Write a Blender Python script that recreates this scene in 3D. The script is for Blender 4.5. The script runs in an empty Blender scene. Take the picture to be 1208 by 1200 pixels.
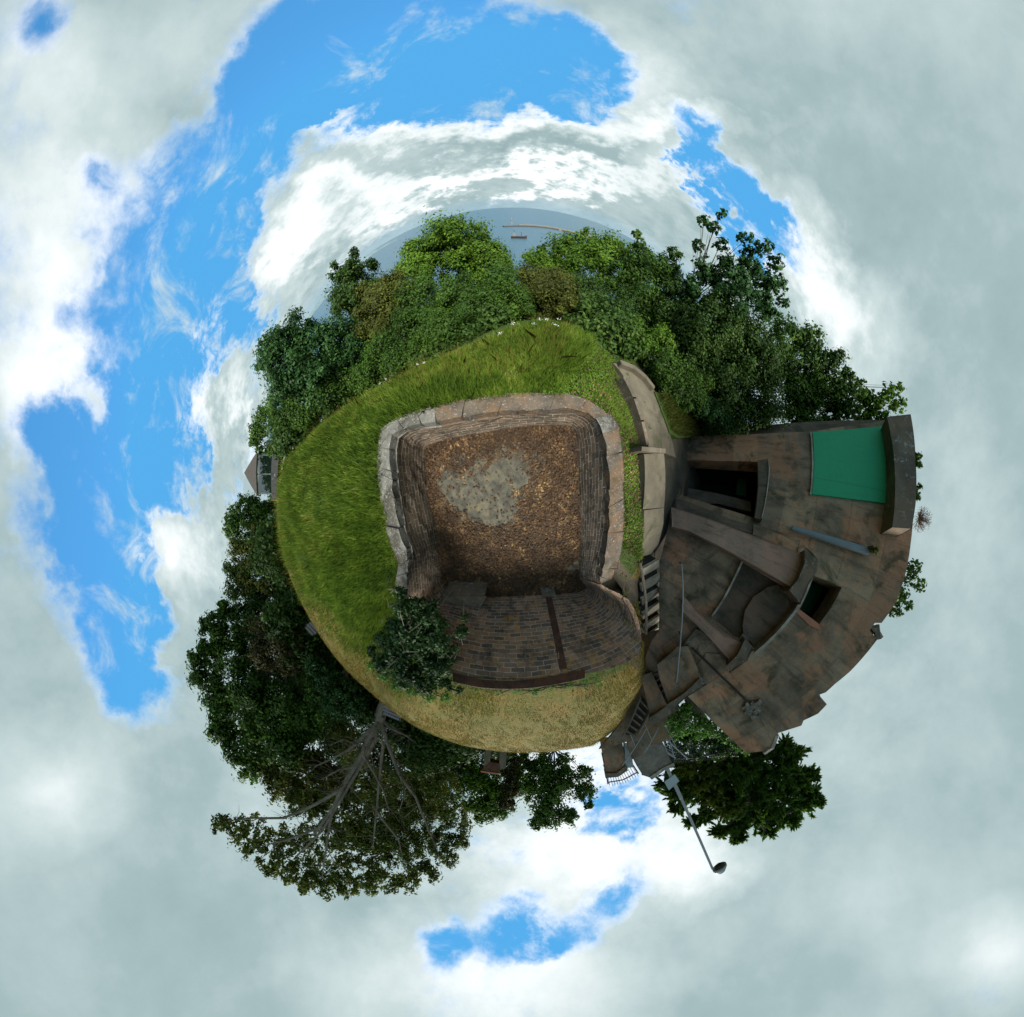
import bpy, math, random
import numpy as np
from mathutils import Vector, Matrix
from mathutils.geometry import tessellate_polygon

rng = np.random.default_rng(7)
random.seed(7)
R = math.radians
scene = bpy.context.scene
COL = scene.collection

# ------------------------------------------------------------------ camera
EYE = 2.15                      # camera height above the floor of the pit (z = 0)
TILT = R(-13.85)
KPX = 279.0                     # little-planet radius in picture units
_r = np.linspace(0, 880, 900) * 36 / 1208
_w = 1.0 / (1 + (_r / 14) ** 2) + .25
_A = np.stack([_r ** i for i in range(1, 5)], 1)
_th = 2 * np.arctan(_r / (KPX * 36 / 1208))
POLY = np.linalg.lstsq(_A * _w[:, None], _th * _w, rcond=None)[0]
cd = bpy.data.cameras.new('camera')
cd.type = 'PANO'
cd.sensor_width = 36
cd.sensor_fit = 'HORIZONTAL'
cd.clip_start = 0.02
cd.clip_end = 60000
for tgt in (cd, getattr(cd, 'cycles', None)):
    try:
        tgt.panorama_type = 'FISHEYE_LENS_POLYNOMIAL'
        tgt.fisheye_fov = R(358)
        tgt.fisheye_polynomial_k0 = 0.0
        for i_ in range(4):
            setattr(tgt, 'fisheye_polynomial_k%d' % (i_ + 1), -float(POLY[i_]))
    except Exception as ex:
        print('cam', ex)
cam = bpy.data.objects.new('camera', cd)
cam.location = (0, 0, EYE)
cam.rotation_euler = (TILT, 0, 0)
COL.objects.link(cam)
scene.camera = cam

# ------------------------------------------------------------------ render / exposure
scene.render.engine = 'CYCLES'
scene.view_settings.view_transform = 'Standard'
scene.view_settings.look = 'None'
scene.view_settings.exposure = 0.45
scene.view_settings.gamma = 1.0
scene.cycles.max_bounces = 6
scene.cycles.diffuse_bounces = 3
scene.cycles.transparent_max_bounces = 4
scene.cycles.use_denoising = True

# ------------------------------------------------------------------ sun
SUN_EL, SUN_AZ = R(60), R(-80)
sl = bpy.data.lights.new('sun', 'SUN')
sl.energy = 4.2
sl.angle = R(28)
sl.color = (1.0, .95, .86)
so = bpy.data.objects.new('sun', sl)
sd = Vector((math.cos(SUN_EL) * math.cos(SUN_AZ), math.cos(SUN_EL) * math.sin(SUN_AZ), math.sin(SUN_EL)))
so.rotation_euler = sd.to_track_quat('Z', 'Y').to_euler()
so.location = sd * 50
COL.objects.link(so)

# ------------------------------------------------------------------ sky
class NT:
    """tiny helper around a node tree"""
    def __init__(s, tree):
        s.t = tree
        s.n = tree.nodes
        s.l = tree.links
    def new(s, typ, **kw):
        n = s.n.new(typ)
        for k, v in kw.items():
            if k.startswith('in_'):
                pass
            setattr(n, k, v)
        return n
    def put(s, sock, v):
        if v is None:
            return
        if hasattr(v, 'is_output') or isinstance(v, bpy.types.NodeSocket):
            s.l.new(v, sock)
        else:
            sock.default_value = v
    def math(s, op, a, b=None, c=None, clamp=False):
        n = s.n.new('ShaderNodeMath'); n.operation = op; n.use_clamp = clamp
        s.put(n.inputs[0], a)
        if b is not None: s.put(n.inputs[1], b)
        if c is not None: s.put(n.inputs[2], c)
        return n.outputs[0]
    def vmath(s, op, a, b=None, scale=None):
        n = s.n.new('ShaderNodeVectorMath'); n.operation = op
        s.put(n.inputs[0], a)
        if b is not None: s.put(n.inputs[1], b)
        if scale is not None: s.put(n.inputs['Scale'], scale)
        return n.outputs[0]
    def noise(s, vec, scale, detail=4, rough=.55, dist=0.0, col=False):
        n = s.n.new('ShaderNodeTexNoise')
        if vec is not None: s.l.new(vec, n.inputs['Vector'])
        n.inputs['Scale'].default_value = scale
        n.inputs['Detail'].default_value = detail
        n.inputs['Roughness'].default_value = rough
        n.inputs['Distortion'].default_value = dist
        return n.outputs['Color'] if col else n.outputs['Fac']
    def mix(s, f, a, b, mode='MIX'):
        n = s.n.new('ShaderNodeMix'); n.data_type = 'RGBA'; n.blend_type = mode
        s.put(n.inputs[0], f); s.put(n.inputs[6], a); s.put(n.inputs[7], b)
        return n.outputs[2]
    def step(s, v, lo, hi, a=0.0, b=1.0):
        n = s.n.new('ShaderNodeMapRange'); n.interpolation_type = 'SMOOTHSTEP'
        s.put(n.inputs[0], v)
        n.inputs[1].default_value = lo; n.inputs[2].default_value = hi
        n.inputs[3].default_value = a; n.inputs[4].default_value = b
        return n.outputs[0]
    def ramp(s, f, stops):
        n = s.n.new('ShaderNodeValToRGB')
        e = n.color_ramp.elements
        while len(e) < len(stops): e.new(.5)
        for el, (p, c) in zip(e, stops):
            el.position = p; el.color = (c[0], c[1], c[2], 1)
        s.put(n.inputs[0], f)
        return n.outputs[0]
    def xyz(s, v):
        n = s.n.new('ShaderNodeSeparateXYZ'); s.l.new(v, n.inputs[0]); return n.outputs
    def cxyz(s, x, y, z):
        n = s.n.new('ShaderNodeCombineXYZ')
        s.put(n.inputs[0], x); s.put(n.inputs[1], y); s.put(n.inputs[2], z)
        return n.outputs[0]

world = bpy.data.worlds.new('World')
scene.world = world
world.use_nodes = True
W = NT(world.node_tree)
for n_ in list(W.n): W.n.remove(n_)
wout = W.new('ShaderNodeOutputWorld')
bg = W.new('ShaderNodeBackground')
W.l.new(bg.outputs[0], wout.inputs[0])
sky = W.new('ShaderNodeTexSky')
sky.sky_type = 'NISHITA'
sky.sun_disc = False
sky.sun_elevation = SUN_EL
sky.sun_rotation = math.pi / 2 - SUN_AZ
sky.altitude = 50
SKY_STR = 0.09
tc = W.new('ShaderNodeTexCoord').outputs['Generated']
vr = W.new('ShaderNodeVectorRotate', rotation_type='X_AXIS')
W.l.new(tc, vr.inputs['Vector'])
vr.inputs['Angle'].default_value = -TILT
x_, y_, z_ = W.xyz(vr.outputs[0])[:3]
den = W.math('SUBTRACT', 1.0001, z_)
chart = W.cxyz(W.math('DIVIDE', x_, den), W.math('DIVIDE', y_, den), 0.0)
gx, gy, gz = W.xyz(tc)[:3]
hz = W.math('ADD', W.math('MAXIMUM', gz, 0.0), .34)
flat = W.cxyz(W.math('DIVIDE', gx, hz), W.math('DIVIDE', gy, hz), 0.37)     # a level cloud deck seen in perspective
w1 = W.vmath('SUBTRACT', W.noise(flat, 1.9, 6, .6, col=True), (.5, .5, .5))
w2 = W.vmath('SUBTRACT', W.noise(flat, 6.5, 6, .65, col=True), (.5, .5, .5))
warp = W.vmath('ADD', chart, W.vmath('SCALE', w1, scale=.55))
warp = W.vmath('ADD', warp, W.vmath('SCALE', w2, scale=.24))
def blobs(lst, base):
    acc = base
    for (px, py, rx, ry, rot, amp) in lst:
        mp = W.new('ShaderNodeMapping', vector_type='TEXTURE')
        W.l.new(warp, mp.inputs['Vector'])
        mp.inputs['Location'].default_value = ((px - 604) / KPX, (600 - py) / KPX, 0)
        mp.inputs['Rotation'].default_value = (0, 0, R(rot))
        mp.inputs['Scale'].default_value = (1.7 * rx / KPX, 1.7 * ry / KPX, 1)
        gr = W.new('ShaderNodeTexGradient', gradient_type='SPHERICAL')
        W.l.new(mp.outputs[0], gr.inputs[0])
        acc = W.math('MULTIPLY_ADD', gr.outputs['Fac'], amp, acc)
    return acc
# (px, py, rx, ry, rotation, amount): openings of blue in the cloud cover, then clouds laid back over them
BLUE = [(350, 70, 110, 60, 20, -2.2), (290, 180, 85, 80, 40, -2.2), (235, 290, 80, 95, 60, -2.0), (190, 400, 75, 85, 70, -2.2),
        (165, 510, 80, 80, 80, -2.2), (110, 600, 75, 70, -60, -2.2), (125, 700, 55, 85, 10, -2.2), (165, 790, 50, 60, 20, -2.0),
        (480, 60, 130, 80, 0, -2.6), (590, 90, 110, 60, -15, -2.4), (680, 95, 60, 45, -40, -2.2), (420, 170, 80, 60, 30, -1.6),
        (55, 35, 26, 34, 0, -1.15), (45, 500, 30, 35, 30, -1.5), (872, 232, 95, 30, -48, -3.6), (820, 180, 34, 24, -40, -2.0),
        (612, 1100, 62, 30, 0, -2.0), (512, 1108, 24, 26, 30, -1.8), (742, 1068, 44, 24, 20, -1.9), (670, 1114, 40, 18, 0, -1.5),
        (738, 958, 48, 24, 35, -1.9), (715, 925, 30, 16, 0, -1.3), (945, 870, 16, 22, 20, -1.2),
        (115, 205, 20, 12, 0, -.8), (400, 1010, 40, 20, 10, -.8), (850, 345, 30, 20, -60, -.6)]
CLOUD = [(1060, 300, 190, 420, 0, 1.2), (1050, 850, 220, 330, 0, 1.2), (820, 1130, 150, 90, 0, .9), (180, 1050, 260, 200, 0, 1.2), (20, 900, 60, 160, 0, .8), (760, 60, 60, 60, 0, .5), (170, 60, 90, 60, 20, 1.7), (215, 130, 60, 35, 30, .9), (140, 415, 26, 24, 0, .9), (208, 520, 16, 32, 0, .9), (200, 450, 20, 26, 30, .7),
         (410, 138, 60, 9, 26, 1.7), (630, 76, 46, 12, -14, 2.2), (335, 120, 30, 40, 20, .7), (200, 300, 40, 26, 45, .8), (100, 480, 22, 60, 12, .8), (240, 215, 50, 26, 50, .9), (150, 330, 34, 20, 60, .8), (230, 440, 12, 40, 10, .8), (345, 90, 16, 40, -20, .7), (90, 560, 20, 30, 20, .9),
         (600, 195, 230, 50, 0, 2.2), (470, 190, 110, 45, 20, 1.8), (385, 245, 70, 60, 45, 1.8), (340, 320, 38, 70, 10, 1.5),
         (270, 470, 28, 50, 0, 1.8), (262, 560, 22, 45, 0, 1.0), (230, 670, 45, 48, 0, 2.0), (215, 765, 38, 55, 0, 1.5),
         (760, 190, 80, 45, -30, 1.6), (790, 250, 50, 30, -30, 1.0)]
dens = blobs(BLUE + CLOUD, 1.0)
fb = W.noise(flat, 3.0, 10, .6, .15)
flat2 = flat
fb2 = W.noise(flat, 8.0, 9, .62, .1)
dens = W.math('ADD', dens, W.math('MULTIPLY', W.math('SUBTRACT', fb, .5), 3.0))
dens = W.math('ADD', dens, W.math('MULTIPLY', W.math('SUBTRACT', fb2, .5), 1.5))
mask = W.step(W.math('ADD', dens, W.math('MULTIPLY', W.math('SUBTRACT', W.noise(flat, 24.0, 5, .65), .5), .8)), -.25, 1.15)
# brightness of the cloud cover
BRIGHT = [(560, 1030, 70, 40, 0, .15), (780, 930, 60, 40, 0, .15), (70, 200, 80, 90, 0, .25), (40, 380, 60, 90, 0, .25), (70, 470, 60, 60, 0, .2), (600, 205, 200, 12, 0, .45), (470, 240, 90, 12, 32, .4), (300, 500, 14, 70, 10, .35),(700, 1010, 130, 60, 0, .58), (560, 1150, 160, 60, 0, .55), (700, 900, 90, 50, 0, .4), (840, 1010, 50, 40, 0, .3), (60, 920, 80, 60, 30, .35),
          (760, 110, 40, 80, 40, .35), (900, 270, 30, 100, 38, .35), (960, 300, 25, 90, 25, .35), (1010, 390, 50, 60, 30, .35), (600, 150, 220, 14, 0, .5), (360, 260, 20, 60, -30, .4),
          (245, 450, 16, 60, 0, .5), (215, 650, 40, 40, 0, .5), (560, 215, 150, 10, 4, .35), (70, 300, 70, 90, 30, .25), (30, 60, 60, 80, 0, .3), (190, 60, 90, 50, 20, .2), (60, 430, 60, 80, 0, .22), (150, 220, 50, 50, 0, .15), (410, 230, 110, 40, 35, .25), (330, 330, 24, 60, 0, .25), (1180, 1130, 60, 50, 0, .3),
          (60, 1100, 90, 90, 0, .15), (1060, 560, 150, 110, 60, -.08), (1080, 200, 160, 120, 0, -.07), (900, 120, 80, 60, 0, -.08), (330, 1120, 160, 90, 0, -.1), (120, 1090, 120, 70, 0, -.08), (600, 178, 140, 12, 0, -.15), (90, 640, 60, 120, 0, -.06), (860, 1120, 160, 80, 0, -.04)]
br = blobs(BRIGHT, .40)
nb = W.noise(flat2, 1.9, 9, .6, .2)
br = W.math('ADD', br, W.math('MULTIPLY', W.math('SUBTRACT', nb, .5), .62))
br = W.math('ADD', br, W.math('MULTIPLY', W.math('SUBTRACT', fb2, .5), .34))
# thin edges catch the light
edge = W.math('MULTIPLY', W.step(dens, .35, 1.05, 1.0, 0.0), .28)
br = W.math('ADD', br, edge, clamp=True)
ccol = W.ramp(br, [(0.0, (.17, .25, .27)), (.35, (.29, .385, .395)), (.6, (.46, .545, .55)), (.85, (.72, .765, .77)), (1.0, (.86, .87, .87))])
# clear air: physical sky, deepened
blue = W.mix(1.0, sky.outputs[0], (.62, 1.65, 2.05, 1), 'MULTIPLY')
blue = W.vmath('SCALE', blue, scale=SKY_STR)
blue = W.vmath('MINIMUM', blue, (.070, .315, .63))
low = W.step(gz, 0.0, .16, 1.0, 0.0)                       # pale band above the sea
blue = W.mix(W.math('MULTIPLY', low, .6), blue, (.36, .50, .57, 1))
thin = W.math('MULTIPLY', W.step(W.noise(flat, 4.5, 10, .66, .5), .50, .72), .75)     # high wisps
mask = W.math('MAXIMUM', mask, thin)
mask = W.math('MULTIPLY', mask, W.step(gz, 0.0, .05, .65, 1.0))
final = W.mix(mask, blue, ccol)
W.l.new(final, bg.inputs['Color'])
bg.inputs['Strength'].default_value = 1.0

# ------------------------------------------------------------------ geometry of placement
CT, ST = math.cos(TILT), math.sin(TILT)
def ray(px, py):
    """unit vector that leaves the viewpoint towards a spot of the survey picture"""
    dx, dy = px - 604, 600 - py
    r = math.hypot(dx, dy) or 1e-6
    m = r * 36 / 1208
    th = sum(POLY[i] * m ** (i + 1) for i in range(4))
    v = (math.sin(th) * dx / r, math.sin(th) * dy / r, -math.cos(th))
    return Vector((v[0], CT * v[1] - ST * v[2], ST * v[1] + CT * v[2]))
def G(px, py, dep):                 # spot at a depth below the eye
    d = ray(px, py); t = -dep / d.z
    return Vector((d.x * t, d.y * t, EYE - dep))
def V(px, py, dist):                # spot at a horizontal distance
    d = ray(px, py); t = dist / math.hypot(d.x, d.y)
    return Vector((d.x * t, d.y * t, EYE + d.z * t))
class Plane:                        # upright plane with normal azimuth and distance
    def __init__(s, az, D):
        s.n = Vector((math.cos(R(az)), math.sin(R(az)), 0)); s.D = D
        s.u = Vector((-s.n.y, s.n.x, 0))
    def at(s, px, py, off=0.0):
        d = ray(px, py); t = (s.D - off) / (d.x * s.n.x + d.y * s.n.y)
        return Vector((d.x * t, d.y * t, EYE + d.z * t))
    def loc(s, p): return (p.dot(s.u), p.z)
    def back(s, uz, D): return s.u * uz[0] + s.n * D + Vector((0, 0, uz[1]))

# ------------------------------------------------------------------ object helpers
def thing(name, label, cat, loc=(0, 0, 0), group=None):
    o = bpy.data.objects.new(name, None); COL.objects.link(o)
    o.location = loc; o.empty_display_size = .2
    o['label'] = label; o['category'] = cat
    if group: o['group'] = group
    return o
def root_loc(o):
    l = Vector((0, 0, 0))
    while o is not None:
        l += o.location; o = o.parent
    return l
def obj(name, verts, faces, mat, parent=None, uv=None, smooth=False, kind=None, label=None, cat=None, group=None):
    off = root_loc(parent) if parent is not None else Vector((0, 0, 0))
    me = bpy.data.meshes.new(name)
    v = np.array([tuple(p) for p in verts], dtype=np.float32).reshape(-1, 3) - np.array(off, dtype=np.float32)
    me.from_pydata(v.tolist(), [], [tuple(f) for f in faces])
    if uv is not None:
        l = me.uv_layers.new(name='UVMap')
        for lp in me.loops:
            l.data[lp.index].uv = uv[lp.vertex_index]
    me.materials.append(mat)
    if smooth:
        me.polygons.foreach_set('use_smooth', [True] * len(me.polygons))
    me.update()
    o = bpy.data.objects.new(name, me); COL.objects.link(o)
    if parent is not None: o.parent = parent
    if kind: o['kind'] = kind
    if label: o['label'] = label
    if cat: o['category'] = cat
    if group: o['group'] = group
    return o
def quads_obj(name, V4, mat, parent=None, **kw):
    """V4: (n, k, 3) polygons with k corners each"""
    n, k = V4.shape[:2]
    off = np.array(root_loc(parent)) if parent is not None else np.zeros(3)
    me = bpy.data.meshes.new(name)
    me.vertices.add(n * k)
    me.vertices.foreach_set('co', (V4 - off).astype(np.float32).ravel())
    me.loops.add(n * k)
    me.loops.foreach_set('vertex_index', np.arange(n * k, dtype=np.int32))
    me.polygons.add(n)
    me.polygons.foreach_set('loop_start', np.arange(0, n * k, k, dtype=np.int32))
    me.update(calc_edges=True)
    me.materials.append(mat)
    o = bpy.data.objects.new(name, me); COL.objects.link(o)
    if parent is not None: o.parent = parent
    for a in ('kind', 'label', 'category', 'group'):
        if kw.get(a): o[a] = kw[a]
    return o
class MB:
    """collects simple solids into one mesh"""
    def __init__(s): s.v = []; s.f = []
    def add(s, vs, fs):
        b = len(s.v); s.v += [Vector(p) for p in vs]; s.f += [tuple(i + b for i in f) for f in fs]; return s
    def prism(s, pts, ext, holes=()):
        """polygon (3D, planar) with holes, extruded by a vector"""
        loops = [[Vector(p) for p in pts]] + [[Vector(p) for p in h] for h in holes]
        flatp = [p for l in loops for p in l]
        tris = tessellate_polygon(loops)
        n = len(flatp); ext = Vector(ext)
        vs = flatp + [p + ext for p in flatp]
        fs = [t for t in tris] + [tuple(reversed([i + n for i in t])) for t in tris]
        b = 0
        for l in loops:
            m = len(l)
            for i in range(m):
                j = (i + 1) % m
                fs.append((b + i, b + j, b + j + n, b + i + n))
            b += m
        return s.add(vs, fs)
    def box(s, c, sx, sy, sz, rz=0.0):
        c = Vector(c); ca, sa = math.cos(rz), math.sin(rz); vs = []
        for z in (-sz / 2, sz / 2):
            for x, y in ((-sx / 2, -sy / 2), (sx / 2, -sy / 2), (sx / 2, sy / 2), (-sx / 2, sy / 2)):
                vs.append(c + Vector((x * ca - y * sa, x * sa + y * ca, z)))
        return s.add(vs, [(3, 2, 1, 0), (4, 5, 6, 7), (0, 1, 5, 4), (1, 2, 6, 5), (2, 3, 7, 6), (3, 0, 4, 7)])
    def tube(s, pts, rads, seg=8, cap=True):
        pts = [Vector(p) for p in pts]
        if not hasattr(rads, '__len__'): rads = [rads] * len(pts)
        vs = []; fs = []
        for i, p in enumerate(pts):
            t = (pts[min(i + 1, len(pts) - 1)] - pts[max(i - 1, 0)])
            t = t.normalized() if t.length > 1e-9 else Vector((0, 0, 1))
            a = Vector((0, 0, 1)) if abs(t.z) < .9 else Vector((1, 0, 0))
            u = t.cross(a).normalized(); w = t.cross(u)
            for k in range(seg):
                an = 2 * math.pi * k / seg
                vs.append(p + (u * math.cos(an) + w * math.sin(an)) * rads[i])
        for i in range(len(pts) - 1):
            for k in range(seg):
                k2 = (k + 1) % seg
                fs.append((i * seg + k, i * seg + k2, (i + 1) * seg + k2, (i + 1) * seg + k))
        if cap:
            fs.append(tuple(range(seg))[::-1]); fs.append(tuple(range((len(pts) - 1) * seg, len(pts) * seg)))
        return s.add(vs, fs)
    def build(s, name, mat, parent=None, **kw):
        o = obj(name, s.v, s.f, mat, parent, **kw)
        return o
def bevel(o, w=.01, seg=2):
    m = o.modifiers.new('bevel', 'BEVEL'); m.width = w; m.segments = seg; m.limit_method = 'ANGLE'; m.angle_limit = R(35)
    return o
def lerp(a, b, t): return a + (b - a) * t

# ------------------------------------------------------------------ materials
def newmat(name):
    m = bpy.data.materials.new(name); m.use_nodes = True
    t = NT(m.node_tree)
    p = t.n['Principled BSDF']
    p.inputs['Roughness'].default_value = .9
    p.inputs['Specular IOR Level'].default_value = .25
    return m, t, p
def bump(t, p, h, strength=.5, dist=.02):
    b = t.new('ShaderNodeBump'); b.inputs['Strength'].default_value = strength; b.inputs['Distance'].default_value = dist
    t.l.new(h, b.inputs['Height']); t.l.new(b.outputs[0], p.inputs['Normal'])
def oc(t): return t.new('ShaderNodeTexCoord').outputs['Object']
def plain(name, c, rough=.7, metal=0.0, var=.25, sc=6):
    m, t, p = newmat(name)
    v = oc(t)
    n = t.noise(v, sc, 5, .6)
    col = t.mix(n, tuple(x * (1 - var) for x in c) + (1,), tuple(min(1, x * (1 + var)) for x in c) + (1,))
    t.l.new(col, p.inputs['Base Color'])
    p.inputs['Roughness'].default_value = rough; p.inputs['Metallic'].default_value = metal
    bump(t, p, t.noise(v, sc * 8, 3), .25, .004)
    return m
def concrete(name, c1, c2, tint=None, tintamt=.5, moss=None, mossamt=.4, sc=1.0, streak=True, light=None, bays=False):
    m, t, p = newmat(name)
    v = oc(t)
    n1 = t.noise(v, 1.3 * sc, 6, .62, .4)
    col = t.mix(t.step(n1, .3, .7), c1 + (1,), c2 + (1,))
    if tint:
        n2 = t.noise(v, .75 * sc, 4, .6, .6)
        n22 = t.noise(v, 7 * sc, 4, .7)
        f = t.math('MULTIPLY', t.step(t.math('ADD', n2, t.math('MULTIPLY', t.math('SUBTRACT', n22, .5), .35)), .45, .60), tintamt)
        col = t.mix(f, col, tint + (1,))
    if streak:                                               # run-off stains down the wall
        sx, sy, sz = t.xyz(v)[:3]
        sv = t.cxyz(t.math('MULTIPLY', sx, 2.4), t.math('MULTIPLY', sy, 2.4), t.math('MULTIPLY', sz, .5))
        n3 = t.noise(sv, 2.6 * sc, 7, .7, .3)
        col = t.mix(t.math('MULTIPLY', t.step(n3, .48, .72), .65), col, tuple(x * .28 for x in c1) + (1,))
    if moss:
        n4 = t.noise(v, 1.9 * sc, 5, .65, .5)
        col = t.mix(t.math('MULTIPLY', t.step(n4, .52, .66), mossamt), col, moss + (1,))
    if bays:
        uu = t.math('ADD', t.math('MULTIPLY', t.xyz(v)[0], .391), t.math('MULTIPLY', t.xyz(v)[1], .921))
        wv = t.vmath('SCALE', t.vmath('SUBTRACT', t.noise(v, 3, 5, .7, col=True), (.5, .5, .5)), scale=.12)
        bt = t.new('ShaderNodeTexBrick'); t.l.new(t.vmath('ADD', t.cxyz(uu, t.xyz(v)[2], 0.0), wv), bt.inputs['Vector'])
        bt.inputs['Color1'].default_value = (.30, .29, .28, 1); bt.inputs['Color2'].default_value = (.72, .66, .58, 1); bt.inputs['Mortar'].default_value = (.28, .27, .25, 1)
        bt.inputs['Scale'].default_value = 1; bt.inputs['Mortar Size'].default_value = .02; bt.inputs['Mortar Smooth'].default_value = 1.0
        bt.inputs['Brick Width'].default_value = 1.35; bt.inputs['Row Height'].default_value = .62; bt.offset = .37
        col = t.mix(.42, col, bt.outputs['Color'], 'OVERLAY')
    if light:
        n5 = t.noise(v, 9 * sc, 6, .75, .5)
        col = t.mix(t.math('MULTIPLY', t.step(n5, .56, .66), .8), col, light + (1,))
    n6 = t.noise(v, 45, 4, .7)
    col = t.mix(.5, col, t.mix(n6, (.25, .25, .25, 1), (.85, .85, .85, 1)), 'OVERLAY')
    t.l.new(col, p.inputs['Base Color'])
    h = t.math('ADD', t.math('MULTIPLY', n6, .3), t.noise(v, 7, 6, .7))
    bump(t, p, h, .6, .02)
    return m
def brick(name, a, b, mort, patch=None, w=.225, h=.075):
    m, t, p = newmat(name)
    uvn = t.new('ShaderNodeTexCoord').outputs['UV']
    v = oc(t)
    wob = t.vmath('SCALE', t.vmath('SUBTRACT', t.noise(v, 5, 3, col=True), (.5, .5, .5)), scale=.045)
    uvw = t.vmath('ADD', uvn, wob)
    bt = t.new('ShaderNodeTexBrick')
    t.l.new(uvw, bt.inputs['Vector'])
    bt.inputs['Color1'].default_value = a + (1,); bt.inputs['Color2'].default_value = b + (1,)
    bt.inputs['Mortar'].default_value = mort + (1,)
    bt.inputs['Scale'].default_value = 1.0
    bt.inputs['Mortar Size'].default_value = .008
    bt.inputs['Mortar Smooth'].default_value = .4
    bt.inputs['Brick Width'].default_value = w; bt.inputs['Row Height'].default_value = h
    bt.inputs['Bias'].default_value = -.1
    mortn = t.mix(t.step(t.noise(v, 6, 5, .7), .36, .52), tuple(x * .5 for x in mort) + (1,), mort + (1,))
    col = t.mix(bt.outputs['Fac'], bt.outputs['Color'], mortn)
    col = t.mix(.4, col, t.mix(t.noise(v, 12, 5, .75), (.2, .19, .18, 1), (.95, .9, .84, 1)), 'OVERLAY')
    n1 = t.noise(v, 2.2, 6, .7, .5)
    col = t.mix(t.math('MULTIPLY', t.step(n1, .48, .66), .6), col, (.025, .02, .016, 1))
    n2 = t.noise(v, 11, 7, .8, .6)
    col = t.mix(t.math('MULTIPLY', t.step(n2, .55, .63), .6), col, (.24, .24, .22, 1))
    if patch:
        n3 = t.noise(v, 3.1, 5, .7, .8)
        col = t.mix(t.math('MULTIPLY', t.step(n3, .55, .66), .6), col, patch + (1,))
    t.l.new(col, p.inputs['Base Color'])
    hh = t.math('ADD', t.math('MULTIPLY', bt.outputs['Fac'], -1.0), t.math('MULTIPLY', t.noise(v, 30, 4, .7), .8))
    bump(t, p, hh, .8, .015)
    return m
def leafmat(name, cols, trans=.32, rough=.6, sc=.9):
    """cols: dark, mid, light, odd"""
    m, t, p = newmat(name)
    g = t.new('ShaderNodeNewGeometry')
    rnd = g.outputs['Random Per Island']
    v = oc(t)
    n = t.noise(v, sc, 3, .6)
    f = t.math('ADD', t.math('MULTIPLY', rnd, .55), t.math('MULTIPLY', t.step(n, .3, .7), .5), clamp=True)
    col = t.ramp(f, [(0, cols[0]), (.45, cols[1]), (.85, cols[2]), (1, cols[3])])
    t.l.new(col, p.inputs['Base Color'])
    p.inputs['Roughness'].default_value = rough
    p.inputs['Specular IOR Level'].default_value = .18
    tr = t.new('ShaderNodeBsdfTranslucent'); t.l.new(col, tr.inputs['Color'])
    ms = t.new('ShaderNodeMixShader'); ms.inputs[0].default_value = trans
    t.l.new(p.outputs[0], ms.inputs[1]); t.l.new(tr.outputs[0], ms.inputs[2])
    t.l.new(ms.outputs[0], t.n['Material Output'].inputs[0])
    return m

M = {}
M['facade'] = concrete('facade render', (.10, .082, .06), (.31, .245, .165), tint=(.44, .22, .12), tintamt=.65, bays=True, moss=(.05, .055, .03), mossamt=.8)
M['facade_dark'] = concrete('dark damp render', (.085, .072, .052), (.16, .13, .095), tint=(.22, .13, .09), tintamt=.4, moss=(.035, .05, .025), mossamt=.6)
M['pier'] = concrete('pinkish render', (.24, .175, .13), (.36, .25, .185), tint=(.42, .23, .165), tintamt=.5, moss=(.09, .08, .045), mossamt=.4)
M['cap'] = concrete('weathered cap concrete', (.085, .072, .054), (.17, .145, .11), tint=(.20, .13, .08), tintamt=.5, moss=(.05, .06, .035), mossamt=.5, streak=False, light=(.3, .3, .27))
M['path'] = concrete('path concrete', (.09, .078, .058), (.165, .145, .105), moss=(.05, .055, .026), mossamt=.7, streak=False)
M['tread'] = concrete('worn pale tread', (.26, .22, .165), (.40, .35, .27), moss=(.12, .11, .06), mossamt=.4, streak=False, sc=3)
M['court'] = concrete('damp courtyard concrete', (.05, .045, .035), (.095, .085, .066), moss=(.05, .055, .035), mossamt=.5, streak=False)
M['riser'] = concrete('painted shade step riser', (.03, .026, .02), (.05, .044, .034), streak=False)  # shade on the step fronts is painted in as a near-black base colour
M['coping_grey'] = concrete('pale lichened coping', (.11, .107, .095), (.205, .20, .18), tint=(.05, .045, .035), tintamt=.85, streak=False, light=(.48, .48, .44), sc=3)
M['coping_brown'] = concrete('brown coping stone', (.07, .06, .048), (.145, .118, .092), tint=(.19, .10, .04), tintamt=.45, moss=(.06, .055, .035), mossamt=.6, streak=False, light=(.36, .35, .32), sc=3)
M['rubble'] = concrete('mossy rubble', (.11, .09, .065), (.2, .165, .12), tint=(.25, .14, .05), tintamt=.5, moss=(.06, .07, .035), mossamt=.7, streak=False, sc=3)
M['stone'] = concrete('grey rubble stone', (.13, .12, .095), (.24, .215, .17), moss=(.08, .09, .05), mossamt=.5, streak=False, sc=2, light=(.36, .34, .29))
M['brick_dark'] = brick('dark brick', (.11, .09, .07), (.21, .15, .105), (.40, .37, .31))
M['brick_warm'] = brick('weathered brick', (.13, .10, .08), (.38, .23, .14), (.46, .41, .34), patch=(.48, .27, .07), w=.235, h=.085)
M['rust'] = concrete('rusted steel', (.045, .026, .02), (.085, .046, .033), tint=(.13, .06, .03), tintamt=.5, streak=False, sc=4)
M['green'] = concrete('green painted board', (.018, .29, .13), (.03, .36, .17), streak=False)
_t = NT(M['green'].node_tree); _p = _t.n['Principled BSDF']; _p.inputs['Roughness'].default_value = .6
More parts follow.
